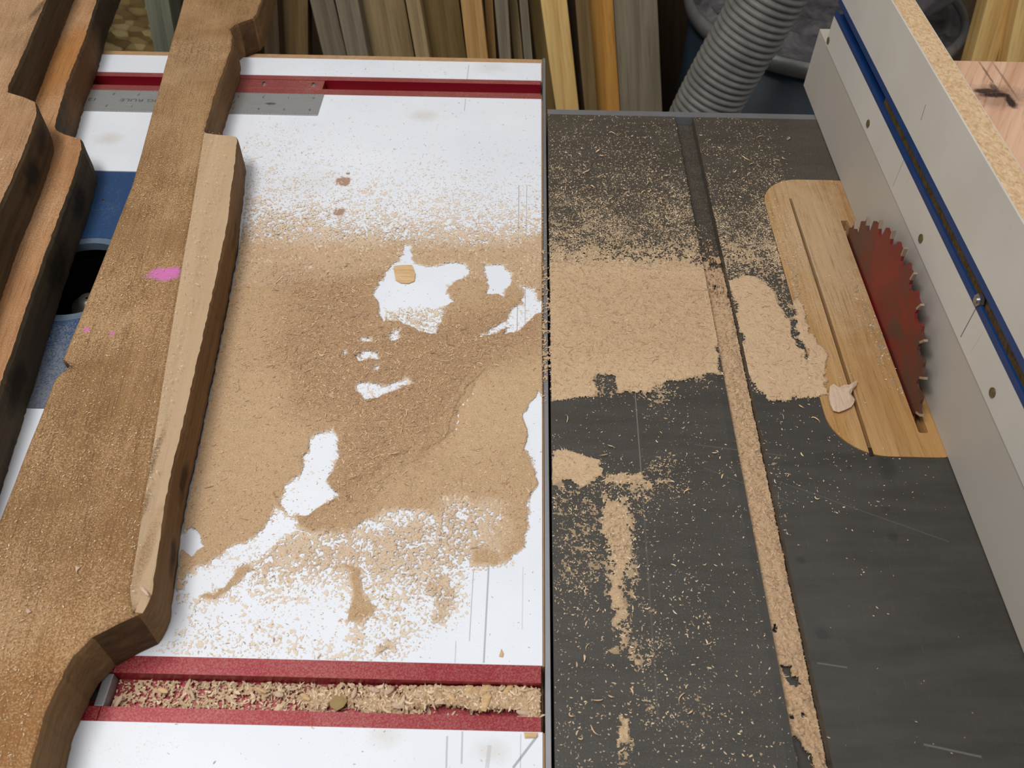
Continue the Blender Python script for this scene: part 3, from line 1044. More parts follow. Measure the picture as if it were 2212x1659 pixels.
plank('pale stud at the right edge behind the pine board', 'yellow', (2205, 2260), (2168, 2240), 134, 1.32, .2, name='stud')
plank('brown stud in the gap behind the two pale studs', 'brown', (2180, 2215), (2140, 2180), 134, 1.42, .2, name='stud')
plank('greenish square post beside the strand board panel', 'greenish', (308, 368), (335, 380), 105, 1.40, .25, th=.05, name='post')
plank('dark plank in the gap right of the greenish post', 'dark', (370, 440), (381, 450), 105, 1.50, .25)
plank('brown plank behind the raised far end of the left boards', 'brown', (60, 150), (80, 170), 105, 1.50, .2)

t = NT('strand_board', .85, .2)
p = t.coord('object')
v = t.n('ShaderNodeTexVoronoi'); v.inputs['Scale'].default_value = 38; v.inputs['Randomness'].default_value = 1
t.lk(t.mapped(p, (1, 1, 2.2), rot=(0, .5, 0)), v.inputs['Vector'])
wv = t.noise(t.mapped(p, (30, 1, 8)), 4, 5, .7)
sepv = t.n('ShaderNodeSeparateColor'); t.lk(v.outputs['Color'], sepv.inputs[0])
c = t.ramp(sepv.outputs[0], [(0, lin((120, 98, 62))), (.5, lin((178, 150, 98))), (1, lin((220, 196, 140)))])
c = t.mix(t.math('MULTIPLY', wv, .4), c, lin((110, 84, 50)))
c = t.mix(t.ramp(v.outputs['Distance'], [(.5, 0), (.9, .5)]), c, lin((70, 52, 32)))
M_OSB = t.out(c)
osb = put('strand_board_panel', boxes((-.95, -.60, 1.60, 1.612, FLOOR, .15)), M_OSB, origin=(-.78, 1.6, FLOOR))
tag(osb, 'strand board panel standing behind the far left corner of the router table', 'panel')

# ------------------------------------------------------------------ dust drum and hose
dr = thing('dust_drum', 'blue drum with a ridged grey lid behind the saw, where the hose leads', 'drum', (.52, 1.5, FLOOR))
c0 = (.52, 1.5, 0)
bm = lathe([(.001, FLOOR), (.222, FLOOR), (.226, FLOOR + .02), (.226, -.55), (.232, -.54), (.226, -.53), (.226, -.23), (.001, -.23)], 64, c0)
put('barrel', bm_mesh(bm, True), plain('dark_blue_steel', (38, 52, 62), .5, .4, var=.2, scale=12), dr)
bm = lathe([(.226, -.228), (.240, -.222), (.243, -.205), (.238, -.196), (.231, -.196), (.229, -.204)], 64, c0)
put('clamp_ring', bm_mesh(bm, True), plain('galvanised_ring', (128, 128, 126), .45, .5, .4), dr)
prof = [(.229, -.205), (.215, -.206), (.208, -.196), (.200, -.206), (.170, -.204), (.160, -.190), (.150, -.203), (.120, -.200), (.110, -.186), (.100, -.199), (.060, -.197), (.001, -.196)]
bm = lathe(prof, 64, c0)
t = NT('dusty_grey_lid', .55, .4)
p = t.coord('world')
n = t.noise(p, 14, 5, .7, 1.5)
put('lid', bm_mesh(bm, True), t.out(t.ramp(n, [(.35, lin((62, 60, 62))), (.55, lin((98, 96, 98))), (.75, lin((128, 124, 122)))])), dr)

# crumpled grey dust bag standing on the right of the drum
bm = bmesh.new()
bmesh.ops.create_uvsphere(bm, u_segments=48, v_segments=32, radius=1)
bc = P(2010, 40, -.10)
for v_ in bm.verts:
    co = v_.co
    a = math.atan2(co.y, co.x)
    w_ = 1 + .07 * math.sin(5 * a + 4 * co.z) + .04 * math.sin(11 * a - 7 * co.z)
    v_.co = Vector((bc[0] + .02 + co.x * .085 * w_, 1.40 + co.y * .08 * w_, -.1835 + (co.z + 1) * .10))
bag = put('dust_bag', bm_mesh(bm, True), plain('grey_crumpled_plastic', (112, 106, 110), .45, .4, var=.35, scale=16), origin=(bc[0], 1.40, -.1955))
tag(bag, 'crumpled grey plastic bag on the drum lid, seen behind the fence', 'bag')

# hose
hs = thing('dust_hose', 'ribbed grey dust collection hose curving down behind the saw table', 'hose', (.28, 1.17, -.42))
hp = [Qp(*q, 1.17, 0) for q in ((1440, 420), (1480, 330), (1519, 245), (1570, 150), (1617, 70), (1660, -5), (1690, -60), (1715, -130))]
hp = [Vector(h) for h in hp]
R_H = .0475


def catmull(pts, n):
    P_ = [pts[0] * 2 - pts[1]] + pts + [pts[-1] * 2 - pts[-2]]
    o_ = []
    for i in range(1, len(P_) - 2):
        for j in range(n):
            t_ = j / n
            p0, p1, p2, p3 = P_[i - 1:i + 3]
            o_.append(.5 * ((2 * p1) + (p2 - p0) * t_ + (2 * p0 - 5 * p1 + 4 * p2 - p3) * t_ ** 2 + (3 * p1 - p0 - 3 * p2 + p3) * t_ ** 3))
    o_.append(P_[-2])
    return o_


path = catmull(hp, 60)
cum = [0]
for a, b in zip(path, path[1:]):
    cum.append(cum[-1] + (b - a).length)
bm = bmesh.new()
rings = []
pitch = .0098
prev = None
for i, c_ in enumerate(path):
    tdir = (path[min(i + 1, len(path) - 1)] - path[max(i - 1, 0)]).normalized()
    s_ = Vector((0, -1, 0)); s_ = (s_ - s_.dot(tdir) * tdir).normalized()
    q_ = tdir.cross(s_)
    ph = (cum[i] / pitch) % 1
    rr = R_H + .0046 * (abs(math.sin(math.pi * ph)) ** .55 - .6)
    rings.append([bm.verts.new(c_ + (s_ * math.cos(a) + q_ * math.sin(a)) * rr) for a in [2 * math.pi * k / 36 for k in range(36)]])
for a, b in zip(rings, rings[1:]):
    for k in range(36):
        bm.faces.new((a[k], a[(k + 1) % 36], b[(k + 1) % 36], b[k]))
t = NT('grey_hose_plastic', .5, .4)
att = t.coord('world')
n = t.noise(att, 30, 4)
hose = put('hose_tube', bm_mesh(bm, True), t.out(t.ramp(n, [(.3, lin((98, 96, 92))), (.7, lin((128, 125, 119)))])), hs)
bm = bmesh.new()
cyl(bm, (0, 0, 0), R_H + .004, .07, 36)
d_ = (hp[0] - hp[1]).normalized()
bm.transform(Matrix.Translation(hp[0] + d_ * .03) @ d_.to_track_quat('Z', 'Y').to_matrix().to_4x4())
put('hose_cuff', bm_mesh(bm), M_BLACK, hs)

# ------------------------------------------------------------------ sawdust
def grid(x0, x1, y0, y1, c):
    xs = np.arange(x0, x1 + c / 2, c); ys = np.arange(y0, y1 + c / 2, c)
    X, Y = np.meshgrid(xs, ys, indexing='ij')
    return X, Y


def rank01(N):
    r = np.empty(N.size); r[np.argsort(N.ravel(), kind='stable')] = np.arange(N.size) / N.size
    return r.reshape(N.shape)


def warp(X, Y, amp, s, off):
    return X + (vnoise(X, Y, s, off) - .5) * amp, Y + (vnoise(X, Y, s, off + 3) - .5) * amp


def relief(name, X, Y, D, T, zb, tmax, origin, parent=None, clip=None, coarse=(.009, .0035, .0016, .0008), wts=(.8, 1, 1, .8), slope=3.2, off=0, Hextra=None, thin_amt=0.0, film=0.0, mat=None):
    """heap of dust: cells kept where the cover D beats a fine noise; D<=0 bare, D>=1 closed"""
    N = rank01(fbm(X, Y, coarse, wts, off)) * .96 + .02
    cov = D - N
    film = film * np.clip(D * 1.5, 0, 1) + 1e-6
    keepv = (cov > -film) & (D > .01)
    th = np.clip((cov + film) * slope, 0, 1)
    rough = fbm(X, Y, (.0045, .0020, .0011), (1, 1, .9), off + 7)
    H = zb + .00012 + th * tmax * (.15 + .85 * D.clip(0, 1) ** 2.5) * (.5 + 1.1 * rough * (.45 + 1.35 * T))
    if Hextra is not None:
        H = H + Hextra * th
    k = keepv[:-1, :-1] & keepv[1:, :-1] & keepv[1:, 1:] & keepv[:-1, 1:]
    if clip is not None:
        cx = (X[:-1, :-1] + X[1:, 1:]) / 2; cy = (Y[:-1, :-1] + Y[1:, 1:]) / 2
        k &= clip(cx, cy)
    idx = np.arange(X.size).reshape(X.shape)
    a = idx[:-1, :-1][k]; b = idx[1:, :-1][k]; c = idx[1:, 1:][k]; d = idx[:-1, 1:][k]
    Fq = np.stack([a, b, c, d], 1)
    used = np.unique(Fq)
    re = np.full(X.size, -1); re[used] = np.arange(len(used))
    # ragged cell corners: jitter a little so that edges do not line up with the grid
    cell = X[1, 0] - X[0, 0]
    jx = (RNG.random(len(used)) - .5) * cell * .8; jy = (RNG.random(len(used)) - .5) * cell * .8
    V = np.stack([X.ravel()[used] + jx, Y.ravel()[used] + jy, H.ravel()[used]], 1)
    me = np_mesh(V, re[Fq], True)
    at = me.attributes.new('tone', 'FLOAT', 'POINT')
    at.data.foreach_set('value', np.ascontiguousarray(T.ravel()[used], dtype=np.float32))
    at2 = me.attributes.new('thin', 'FLOAT', 'POINT')
    at2.data.foreach_set('value', np.ascontiguousarray((thin_amt * np.maximum(1 - np.clip((cov + film) / (film + .12), 0, 1), np.clip(1.3 * (1 - D), 0, .85)).ravel()[used]), dtype=np.float32))
    o = put(name, me, mat or M_DUST, parent, origin=origin)
    return o, np.where(keepv, H, zb)


def strips_mesh(x, y, z, L, w, bend, lift, ang, wtilt):
    """many little curled strips, three quads each"""
    n = len(x)
    s = np.linspace(-.5, .5, 4)[None, :]
    a = ang[:, None] + bend[:, None] * s
    # centre line by integrating the heading
    seg_ = (a[:, :-1] + a[:, 1:]) / 2
    cx = np.concatenate([np.zeros((n, 1)), np.cumsum(np.cos(seg_), 1)], 1) * (L[:, None] / 3)
    cy = np.concatenate([np.zeros((n, 1)), np.cumsum(np.sin(seg_), 1)], 1) * (L[:, None] / 3)
    cx -= cx.mean(1, keepdims=True); cy -= cy.mean(1, keepdims=True)
    cz = lift[:, None] * (4 * s * s) + .00015
    taper = np.array([.45, 1, 1, .4])[None, :]
    nx = -np.sin(a) * w[:, None] / 2 * taper; ny = np.cos(a) * w[:, None] / 2 * taper
    dz = wtilt[:, None] * w[:, None] * taper
    V = np.empty((n, 8, 3))
    V[:, 0::2, 0] = x[:, None] + cx - nx; V[:, 0::2, 1] = y[:, None] + cy - ny; V[:, 0::2, 2] = z[:, None] + cz
    V[:, 1::2, 0] = x[:, None] + cx + nx; V[:, 1::2, 1] = y[:, None] + cy + ny; V[:, 1::2, 2] = z[:, None] + cz + dz
    base = (np.arange(n) * 8)[:, None, None]
    q = np.array([[0, 2, 3, 1], [2, 4, 5, 3], [4, 6, 7, 5]])[None]
    return V.reshape(-1, 3), (base + q).reshape(-1, 4)


def scatter(name, label, X, Y, S, H, count, mat, Lr, wr, origin, cat='sawdust', big=.08, parent=None, lift=.25):
    """count strips, spread with the likelihood S over the grid"""
    p_ = S.ravel().clip(0); p_ = p_ / p_.sum()
    i = RNG.choice(X.size, count, p=p_)
    c = X[1, 0] - X[0, 0]
    x = X.ravel()[i] + (RNG.random(count) - .5) * c; y = Y.ravel()[i] + (RNG.random(count) - .5) * c
    z = H.ravel()[i]
    u = RNG.random(count)
    L = Lr[0] + (Lr[1] - Lr[0]) * u ** 2.2
    bigm = RNG.random(count) < big
    L = np.where(bigm, L * 1.9, L)
    w = (wr[0] + (wr[1] - wr[0]) * RNG.random(count)) * np.sqrt(L / Lr[1]).clip(.5, 1.3)
    bend = (RNG.random(count) - .5) * 3.4
    V, Fq = strips_mesh(x, y, z, L, w, bend, L * lift * RNG.random(count), RNG.random(count) * 6.283, (RNG.random(count) - .2) * .6)
    me = np_mesh(V, Fq, False)
    o = put(name, me, mat, parent, origin=origin)
    if not parent:
        tag(o, label, cat, None, 'stuff')
    return o


# --- white router table top
CELL = .0005
X, Y = grid(-.275, .0178, .1000, .8900, CELL)
Xw, Yw = warp(X, Y, .010, .02, 1)
Xw, Yw = warp(Xw, Yw, .004, .006, 5)
D = np.full(X.shape, -.05)
T = np.full(X.shape, .25)
# thin speckle that grows from the far part towards the heap
g = np.interp(Y, [P(800, 560)[1], P(800, 520)[1], P(800, 450)[1], P(800, 360)[1], P(800, 250)[1]][::1], [.86, .68, .34, .09, -.02])
leftish = np.clip((P(760, 500)[0] - X) / .10, 0, 1)
D = np.maximum(D, (g + .10 * leftish * (g > 0)) * (Y > P(800, 575)[1]))
cov = np.interp(X, [-.25, -.2, -.10, .018], [.55, .5, .40, .42])
paint(D, Xw, Yw, [(380, 1180), (700, 1090), (1100, 1110), (1110, 1200), (1020, 1225), (1000, 1280), (985, 1330), (930, 1370), (880, 1425), (420, 1428), (330, 1400)], .44, .012)
paint(D, Xw, Yw, [(420, 1330), (700, 1330), (860, 1360), (850, 1420), (350, 1420)], .30, .012)
paint(D, Xw, Yw, [(520, 1170), (1000, 1120), (1110, 1150), (1090, 1210), (980, 1230), (600, 1250)], .70, .010)
# the heap
paint(D, Xw, Yw, [(460, 575), (640, 575), (720, 560), (800, 575), (900, 550), (1010, 545), (1100, 560), (1190, 535), (1190, 862), (1168, 866), (1150, 880), (1138, 905), (1137, 945), (1152, 985), (1162, 1030),
                  (1150, 1080), (1142, 1130), (1122, 1185), (1075, 1213), (1030, 1205), (1040, 1150), (980, 1110), (900, 1100), (820, 1110), (740, 1150), (650, 1140), (600, 1150), (480, 1240), (400, 1290), (340, 1290), (380, 1000)], 1.25, .0045)
paint(D, Xw, Yw, [(480, 530), (640, 530), (760, 530), (900, 530), (1100, 530), (1185, 510), (1185, 640), (820, 600), (640, 630), (480, 640)], .92, .012)
# bare patches inside it
HOLES = [
    ([(872, 537), (888, 537), (888, 562), (902, 572), (945, 580), (1000, 570), (1012, 580), (985, 606), (972, 622), (985, 640), (985, 652), (945, 662), (910, 664), (880, 674), (905, 694), (945, 700), (940, 716), (900, 712), (870, 694),
      (862, 672), (840, 668), (826, 690), (817, 680), (822, 640), (818, 610), (832, 585), (870, 574), (866, 556)], -.05, .0022),
    ([(835, 662), (900, 660), (960, 655), (950, 690), (940, 705), (900, 712), (860, 690), (830, 690)], .45, .004),
    ([(1050, 576), (1088, 576), (1106, 598), (1098, 618), (1084, 628), (1084, 646), (1050, 640), (1040, 618), (1046, 596)], -.03, .0022),
    ([(1122, 622), (1150, 626), (1148, 648), (1172, 648), (1174, 682), (1140, 690), (1118, 722), (1096, 722), (1104, 700), (1088, 694), (1096, 668), (1118, 655)], .12, .003),
    ([(1090, 690), (1110, 700), (1080, 716), (1046, 724), (1044, 716)], .25, .003),
    ([(786, 756), (820, 754), (824, 774), (800, 772), (780, 776)], .15, .003),
    ([(838, 706), (852, 706), (858, 728), (845, 732), (834, 722)], .25, .003),
    ([(782, 724), (808, 722), (806, 734), (790, 736)], .3, .003), ([(766, 770), (776, 768), (778, 780), (768, 782)], .1, .002),
    ([(740, 752), (754, 752), (752, 762), (742, 762)], .35, .003), ([(796, 790), (818, 786), (816, 800), (800, 802)], .45, .003),
    ([(778, 832), (800, 826), (832, 832), (880, 826), (884, 836), (850, 850), (812, 866), (786, 870), (778, 850)], .18, .003),
    ([(404, 1166), (424, 1146), (436, 1160), (446, 1176), (430, 1184), (418, 1196), (402, 1184)], -.1, .0015),
    ([(676, 952), (690, 946), (733, 938), (736, 1000), (724, 1030), (718, 1060), (722, 1080), (690, 1096), (655, 1113), (628, 1108), (610, 1085), (622, 1040), (660, 1010), (664, 980)], .12, .003),
    ([(640, 1040), (690, 1030), (700, 1060), (640, 1075)], -.05, .004), ([(680, 960), (726, 955), (726, 1000), (690, 1000)], -.05, .004),
    ([(628, 1108), (600, 1095), (560, 1140), (500, 1180), (450, 1215), (390, 1250), (384, 1288), (430, 1288), (500, 1240), (560, 1190), (640, 1140)], .16, .004),
    ([(392, 1260), (430, 1240), (440, 1270), (410, 1292), (390, 1290)], -.08, .003),
    ([(355, 1310), (395, 1310), (390, 1350), (360, 1370), (345, 1360)], .02, .005),
    ([(500, 1270), (540, 1250), (580, 1330), (530, 1330)], .08, .006), ([(430, 1320), (500, 1310), (510, 1340), (440, 1345)], -.04, .005),
    ([(600, 1285), (760, 1290), (750, 1370), (560, 1350)], .12, .01),
    ([(1172, 854), (1176, 1000), (1158, 988), (1136, 950), (1136, 905), (1150, 880)], -.5, .001),
    ([(1163, 1000), (1180, 1000), (1180, 1250), (1110, 1220), (1130, 1180), (1146, 1130), (1154, 1080)], -.05, .003),
]
for pts, v_, s_ in HOLES:
    paint(D, Xw, Yw, pts, v_, s_)
for pts, v_, s_ in (
        ([(738, 1222), (760, 1226), (775, 1260), (790, 1300), (815, 1320), (812, 1345), (780, 1350), (756, 1330), (762, 1290), (745, 1250)], 1.1, .003),
        ([(560, 1215), (520, 1240), (440, 1300), (425, 1296), (490, 1240), (540, 1205)], 1.0, .002),
        ([(925, 1250), (960, 1240), (990, 1262), (990, 1290), (965, 1325), (930, 1350), (925, 1330), (950, 1300)], .75, .005),
        ([(600, 1200), (640, 1190), (650, 1230), (610, 1240)], .6, .005),
        ([(760, 1350), (800, 1350), (800, 1400), (770, 1420)], .5, .006),
        ([(830, 1395), (860, 1395), (862, 1415), (830, 1416)], .8, .004),
        ([(700, 1424), (780, 1428), (775, 1437), (705, 1434)], 1.0, .002),
        ([(860, 1000), (1100, 1040), (1140, 1100), (1100, 1180), (1000, 1140), (880, 1090)], 1.0, .01),
        ([(960, 1090), (1090, 1090), (1090, 1200), (1000, 1180)], .72, .01)):
    paint(D, Xw, Yw, pts, v_, s_)
paint(T, Xw, Yw, [(600, 600), (820, 590), (830, 700), (1000, 680), (1180, 640), (1180, 740), (1060, 790), (1010, 880), (960, 940), (830, 1020), (740, 1120), (650, 1130), (720, 1040), (735, 930), (620, 900), (560, 800), (620, 700)], 1.0, .024)
paint(T, Xw, Yw, [(1010, 830), (1180, 770), (1180, 860), (1120, 960), (1000, 990), (960, 960)], .0, .010)
paint(T, Xw, Yw, [(450, 800), (600, 800), (640, 950), (560, 1060), (420, 1060)], .12, .02)
# furrow ploughed through the heap
fur = np.zeros(X.shape)
poly = Pn([(1030, 830), (1000, 880), (975, 930), (930, 965), (850, 990), (770, 1040), (745, 1080)])
dmin = np.full(X.shape, 1.)
for (ax, ay), (bx, by) in zip(poly, poly[1:]):
    ex, ey = bx - ax, by - ay
    tt = np.clip(((Xw - ax) * ex + (Yw - ay) * ey) / (ex * ex + ey * ey), 0, 1)
    dmin = np.minimum(dmin, np.hypot(Xw - ax - tt * ex, Yw - ay - tt * ey))
Hx = -.0011 * np.exp(-(dmin / .0022) ** 2) + .0012 * np.exp(-((dmin - .0075) / .005) ** 2) * (T > .5)
mound = (fbm(X, Y, (.05, .022), (1, .7), 31) - .4) * .0022 * np.clip(D, 0, 1)
xr_ = np.interp(Y[0], [p_[1] for p_ in right_m], [p_[0] for p_ in right_m])[None, :]
okw = lambda cx, cy: (cx > np.interp(cy, [p_[1] for p_ in right_m], [p_[0] for p_ in right_m]) + .0015) & ~((cy > TR1[0] - .0005) & (cy < TR1[1] + .0004)) & ~((cy > TR2[0]) & (cy < TR2[1]))
bank = .0025 * np.exp(-((X - xr_).clip(0) / .006)) * (D > .9)
sd_w, H = relief('sawdust', X, Y, D, T, 0, .0012, (-.1, .45, 0), clip=okw, off=2, Hextra=Hx + mound.clip(0) + bank, thin_amt=1.0, film=.16, mat=M_DUST_W, coarse=(.012, .004, .0016, .0009), wts=(.45, .6, 1.1, 1.3), slope=2.2)
tag(sd_w, 'heap of fine tan sawdust spread over the white router table', 'sawdust', None, 'stuff')
valid = okw(X, Y) & (X < .0174)
S = (.10 + 2.2 * np.clip(D, 0, .9) ** 1.2 * (1 + 1.2 * T)) * valid
scatter('wood_shavings', 'brownish fibres and tiny shavings lying loose in the heap on the white table', X, Y, np.where(D > .3, S * (.15 + T), .02 * valid), H, 9000, M_CHIP2, (.0008, .0034), (.0003, .0008), (-.1, .45, 0), 'shavings', .06)
scatter('wood_shavings', 'longer pale fibres scattered through the churned brown part of the heap', X, Y, np.where(D > .8, .05 + T ** 2, 0) * valid, H + .0002, 1500, M_CHIP2, (.0018, .0062), (.0003, .0007), (-.1, .45, 0), 'shavings', .05, lift=.2)
S2 = np.clip(D, .02, .55) * valid * np.where(Y > .20, 1, .6)
scatter('wood_specks', 'scattered small sawdust specks peppering the bare parts of the white table', X, Y, S2, H, 26000, mat_shaving('tan_specks', (182, 142, 108), (236, 206, 168)), (.0004, .0015), (.0003, .0007), (-.1, .45, 0), 'sawdust', .02)

# --- lower red track
Xt, Yt = grid(-.2265, .0168, .1750, .1932, .00045)
Dt = np.full(Xt.shape, .66)
Xq, Yq = warp(Xt, Yt, .006, .01, 9)
zt_ = -.006
paint(Dt, Xq, Yq, [(880, 1470), (1200, 1475), (1200, 1548), (1040, 1548), (1000, 1530), (880, 1536), (700, 1540), (640, 1500)], 1.15, .003, zt_)
paint(Dt, Xq, Yq, [(420, 1475), (900, 1470), (900, 1500), (600, 1500)], .9, .004, zt_)
paint(Dt, Xq, Yq, [(925, 1528), (960, 1522), (1010, 1522), (1030, 1534), (1120, 1532), (1120, 1560), (925, 1560)], -.4, .0012, zt_)
paint(Dt, Xq, Yq, [(700, 1520), (780, 1516), (790, 1560), (690, 1560)], .1, .003, zt_)
sd_t, Ht = relief('sawdust', Xt, Yt, Dt, np.full(Xt.shape, .45), -.0099, .0030, (-.1, .184, -.0099), off=5, Hextra=.0015 * np.clip((Xt + .12) / .1, 0, 1), coarse=(.006, .002, .001, .0007), wts=(.5, .7, 1.2, 1.2), thin_amt=.5)
tag(sd_t, 'sawdust packed in the channel of the lower red track', 'sawdust', None, 'stuff')
scatter('wood_shavings', 'pale shavings and fibres jumbled along the channel of the lower red track', Xt, Yt, .3 + Dt.clip(0, 1) * (Xt > -.20), Ht, 1300, M_CHIP, (.0012, .0046), (.0005, .0017), (-.1, .184, -.0099), 'shavings', .08, lift=.12)

# --- cast iron top
X, Y = grid(.0250, .2975, .1260, .7890, CELL)
Xw, Yw = warp(X, Y, .008, .016, 11)
Xw, Yw = warp(Xw, Yw, .004, .005, 15)
D = np.full(X.shape, -.05)
T = np.full(X.shape, .12)
yv = lambda py: P(1400, py)[1]
g = np.interp(Y, [yv(600), yv(578), yv(555), yv(530), yv(490), yv(440), yv(400), yv(330)], [1.1, .92, .72, .48, .24, .10, .03, -.05])
g = np.where(X > .2225, np.minimum(g, -.05), g)
fade = np.interp(Y, [yv(700), yv(690)], [0, 1])
D = np.maximum(D, g * (Y > yv(600)))
L_ = [
    ([(1170, 588), (1330, 575), (1450, 585), (1545, 580), (1560, 805), (1530, 812), (1512, 826), (1480, 824), (1440, 838), (1380, 846), (1335, 850), (1330, 828), (1300, 822), (1288, 845), (1240, 852), (1170, 868)], 1.25, .003),
    ([(1275, 815), (1300, 810), (1336, 822), (1336, 850), (1285, 850)], .35, .003),
    ([(1370, 846), (1440, 836), (1500, 822), (1530, 826), (1500, 856), (1440, 874), (1400, 866)], .40, .004),
    ([(1460, 822), (1530, 815), (1550, 850), (1480, 860)], .12, .005),
    ([(1400, 876), (1500, 860), (1520, 960), (1420, 940)], .05, .012),
    ([(1560, 560), (1640, 560), (1660, 600), (1700, 660), (1735, 760), (1560, 700)], .42, .006),
    ([(1570, 606), (1620, 598), (1672, 618), (1690, 660), (1712, 720), (1745, 790), (1760, 866), (1700, 864), (1650, 856), (1625, 842), (1610, 780), (1590, 680)], 1.25, .0025),
    ([(1640, 520), (1665, 540), (1710, 650), (1735, 740), (1742, 790), (1716, 730), (1690, 670), (1655, 600)], .38, .003),
    # on the throat plate
    ([(1728, 640), (1744, 680), (1764, 740), (1790, 806), (1792, 830), (1800, 860), (1776, 864), (1758, 864), (1746, 800), (1730, 730), (1715, 660)], 1.2, .0022),
    ([(1698, 560), (1712, 570), (1735, 640), (1722, 650), (1705, 600)], .55, .002),
    ([(1835, 600), (1860, 600), (1900, 690), (1945, 800), (1975, 880), (1950, 880), (1905, 800), (1860, 700)], .34, .005),
    ([(1770, 600), (1800, 600), (1870, 800), (1840, 810)], .12, .006),
    # loose heap left of centre
    ([(1170, 990), (1196, 984), (1225, 976), (1262, 984), (1270, 992), (1297, 993), (1304, 1030), (1290, 1045), (1262, 1042), (1240, 1040), (1200, 1052), (1170, 1054)], 1.25, .0016),
    ([(1210, 1050), (1262, 1045), (1262, 1090), (1240, 1108), (1215, 1085)], .75, .004),
    ([(1190, 1050), (1310, 1040), (1320, 1160), (1300, 1260), (1190, 1300)], .30, .010),
    ([(1312, 1040), (1345, 1020), (1385, 1012), (1396, 1030), (1450, 1030), (1440, 1046), (1400, 1070), (1374, 1090), (1368, 1130), (1366, 1180), (1372, 1200), (1356, 1230), (1352, 1280), (1366, 1310), (1352, 1350), (1330, 1360),
      (1326, 1320), (1318, 1290), (1312, 1250), (1306, 1200), (1300, 1150), (1312, 1090)], .88, .0035),
    ([(1320, 1060), (1345, 1055), (1345, 1085), (1322, 1090)], .4, .003),
    ([(1352, 1220), (1385, 1210), (1385, 1270), (1420, 1318), (1400, 1312), (1366, 1290)], .52, .004),
    ([(1380, 980), (1500, 990), (1520, 1000), (1460, 1035), (1400, 1030)], .28, .006),
    ([(1340, 1060), (1480, 1050), (1390, 1110)], .25, .006),
    ([(1338, 1350), (1355, 1350), (1358, 1400), (1380, 1412), (1370, 1440), (1352, 1430), (1345, 1400), (1305, 1404), (1308, 1396), (1338, 1390)], .72, .003),
    ([(1360, 1390), (1440, 1380), (1450, 1396), (1390, 1420)], .34, .005),
    ([(1342, 1545), (1362, 1545), (1366, 1596), (1338, 1600)], .95, .0018),
    ([(1395, 1520), (1420, 1515), (1422, 1535), (1398, 1538)], .6, .003),
    ([(1390, 1500), (1500, 1490), (1560, 1540), (1500, 1590), (1400, 1570)], .14, .010),
    ([(1355, 1600), (1380, 1600), (1378, 1625), (1350, 1659), (1335, 1659)], .5, .003),
    ([(1590, 1460), (1650, 1480), (1650, 1520), (1610, 1500)], .14, .005),
    ([(1664, 990), (1690, 990), (1700, 1150), (1685, 1150)], .22, .004),
]
for pts, v_, s_ in L_:
    paint(D, Xw, Yw, pts, v_, s_)
ins_sd = inside_sd(X, Y, INS)
slot = lambda cx, cy: ~((cx > .1552) & (cx < .1738))
okk = lambda cx, cy: slot(cx, cy) & ~((cx > .2460) & (cx < .2500) & (cy > .3600) & (cy < .655)) & (cx < .2866) & ~((cx > .25) & (cy > .56) & (cy < .69))
T2 = T.copy()
paint(T2, Xw, Yw, [(1190, 600), (1540, 600), (1540, 780), (1190, 790)], .38, .02)
mound = ((fbm(X, Y, (.05, .02), (1, .6), 41) - .4) * .0022).clip(0) * D.clip(0, 1)
zi = .0004 * (ins_sd > 0)
sd_i, H = relief('sawdust', X, Y, D, T2, 0, .0011, (.15, .45, 0), clip=okk, off=13, Hextra=mound + zi, thin_amt=1.0, film=.10, mat=M_DUST_I, coarse=(.009, .0035, .0016, .0009), wts=(.6, .8, 1, 1.1))
tag(sd_i, 'tan sawdust drift lying across the dark cast iron saw table', 'sawdust', None, 'stuff')
H = H + np.where(H == 0, zi, 0)
ok = okk(X, Y)
Sp = .10 * np.ones(X.shape)
Sp += np.interp(Y, [yv(1659), yv(860), yv(700), yv(600), yv(560), yv(470), yv(400), yv(330), yv(250)], [.12, .06, 0, 0, 5.5, 3.6, 1.7, .7, .25])
Sp *= np.where((X > .2225) & (ins_sd > 0), .25, 1) * np.where(X > .25, .25, 1)
Sp *= np.where((X > .155) & (Y < yv(1100)), .06, 1) * np.where((X < .12) & (Y < yv(1000)), 2.6, 1)
Sp += 2.6 * D.clip(0, .9) * (D < 1.0)
Sp *= ok * (.25 + 1.5 * fbm(X, Y, (.02, .006), (1, 1), 51) ** 2)
# leave the strip beside the fence bare
Sp *= np.where((Y > yv(420)) & (X > .262), 0, 1)
Dk = Sp * (Y > yv(600))
scatter('wood_specks', 'small pale sawdust specks sprinkled over the dark cast iron', X, Y, Sp, H, 30000, M_CHIP, (.0004, .0019), (.0003, .00075), (.15, .45, 0), 'sawdust', .05)
Ss = ok * np.where(D > .8, 1.0, 0) * (.3 + T2 * 2)
scatter('wood_shavings', 'thin fibres and curls lying on the tan sawdust drift across the saw', X, Y, Ss, H, 5200, M_CHIP2, (.0010, .0045), (.0002, .0005), (.15, .45, 0), 'shavings', .05, lift=.2)

# --- spill over the rail between the two tables
Xr, Yr = grid(.0176, .0254, .36, .70, .0004)
Xq, Yq = warp(Xr, Yr, .003, .005, 71)
yr = lambda py: P(1185, py)[1]
Dr = np.interp(Yq, [yv(1000), yv(880), yv(850), yv(790), yv(700), yv(600), yv(540), yv(420)], [.02, .03, .30, .60, .66, .48, .30, .08])
Dr = Dr - .22 * ((Xr > .0226) & (Xr < .0244))
sd_r, Hr = relief('sawdust', Xr, Yr, Dr, np.full(Xr.shape, .5), 0, .0007, (.0215, .5, 0), off=75, coarse=(.006, .002, .001, .0007), wts=(.6, .8, 1, 1))
tag(sd_r, 'sawdust spilled over the metal rail and gap between the two tables', 'sawdust', None, 'stuff')

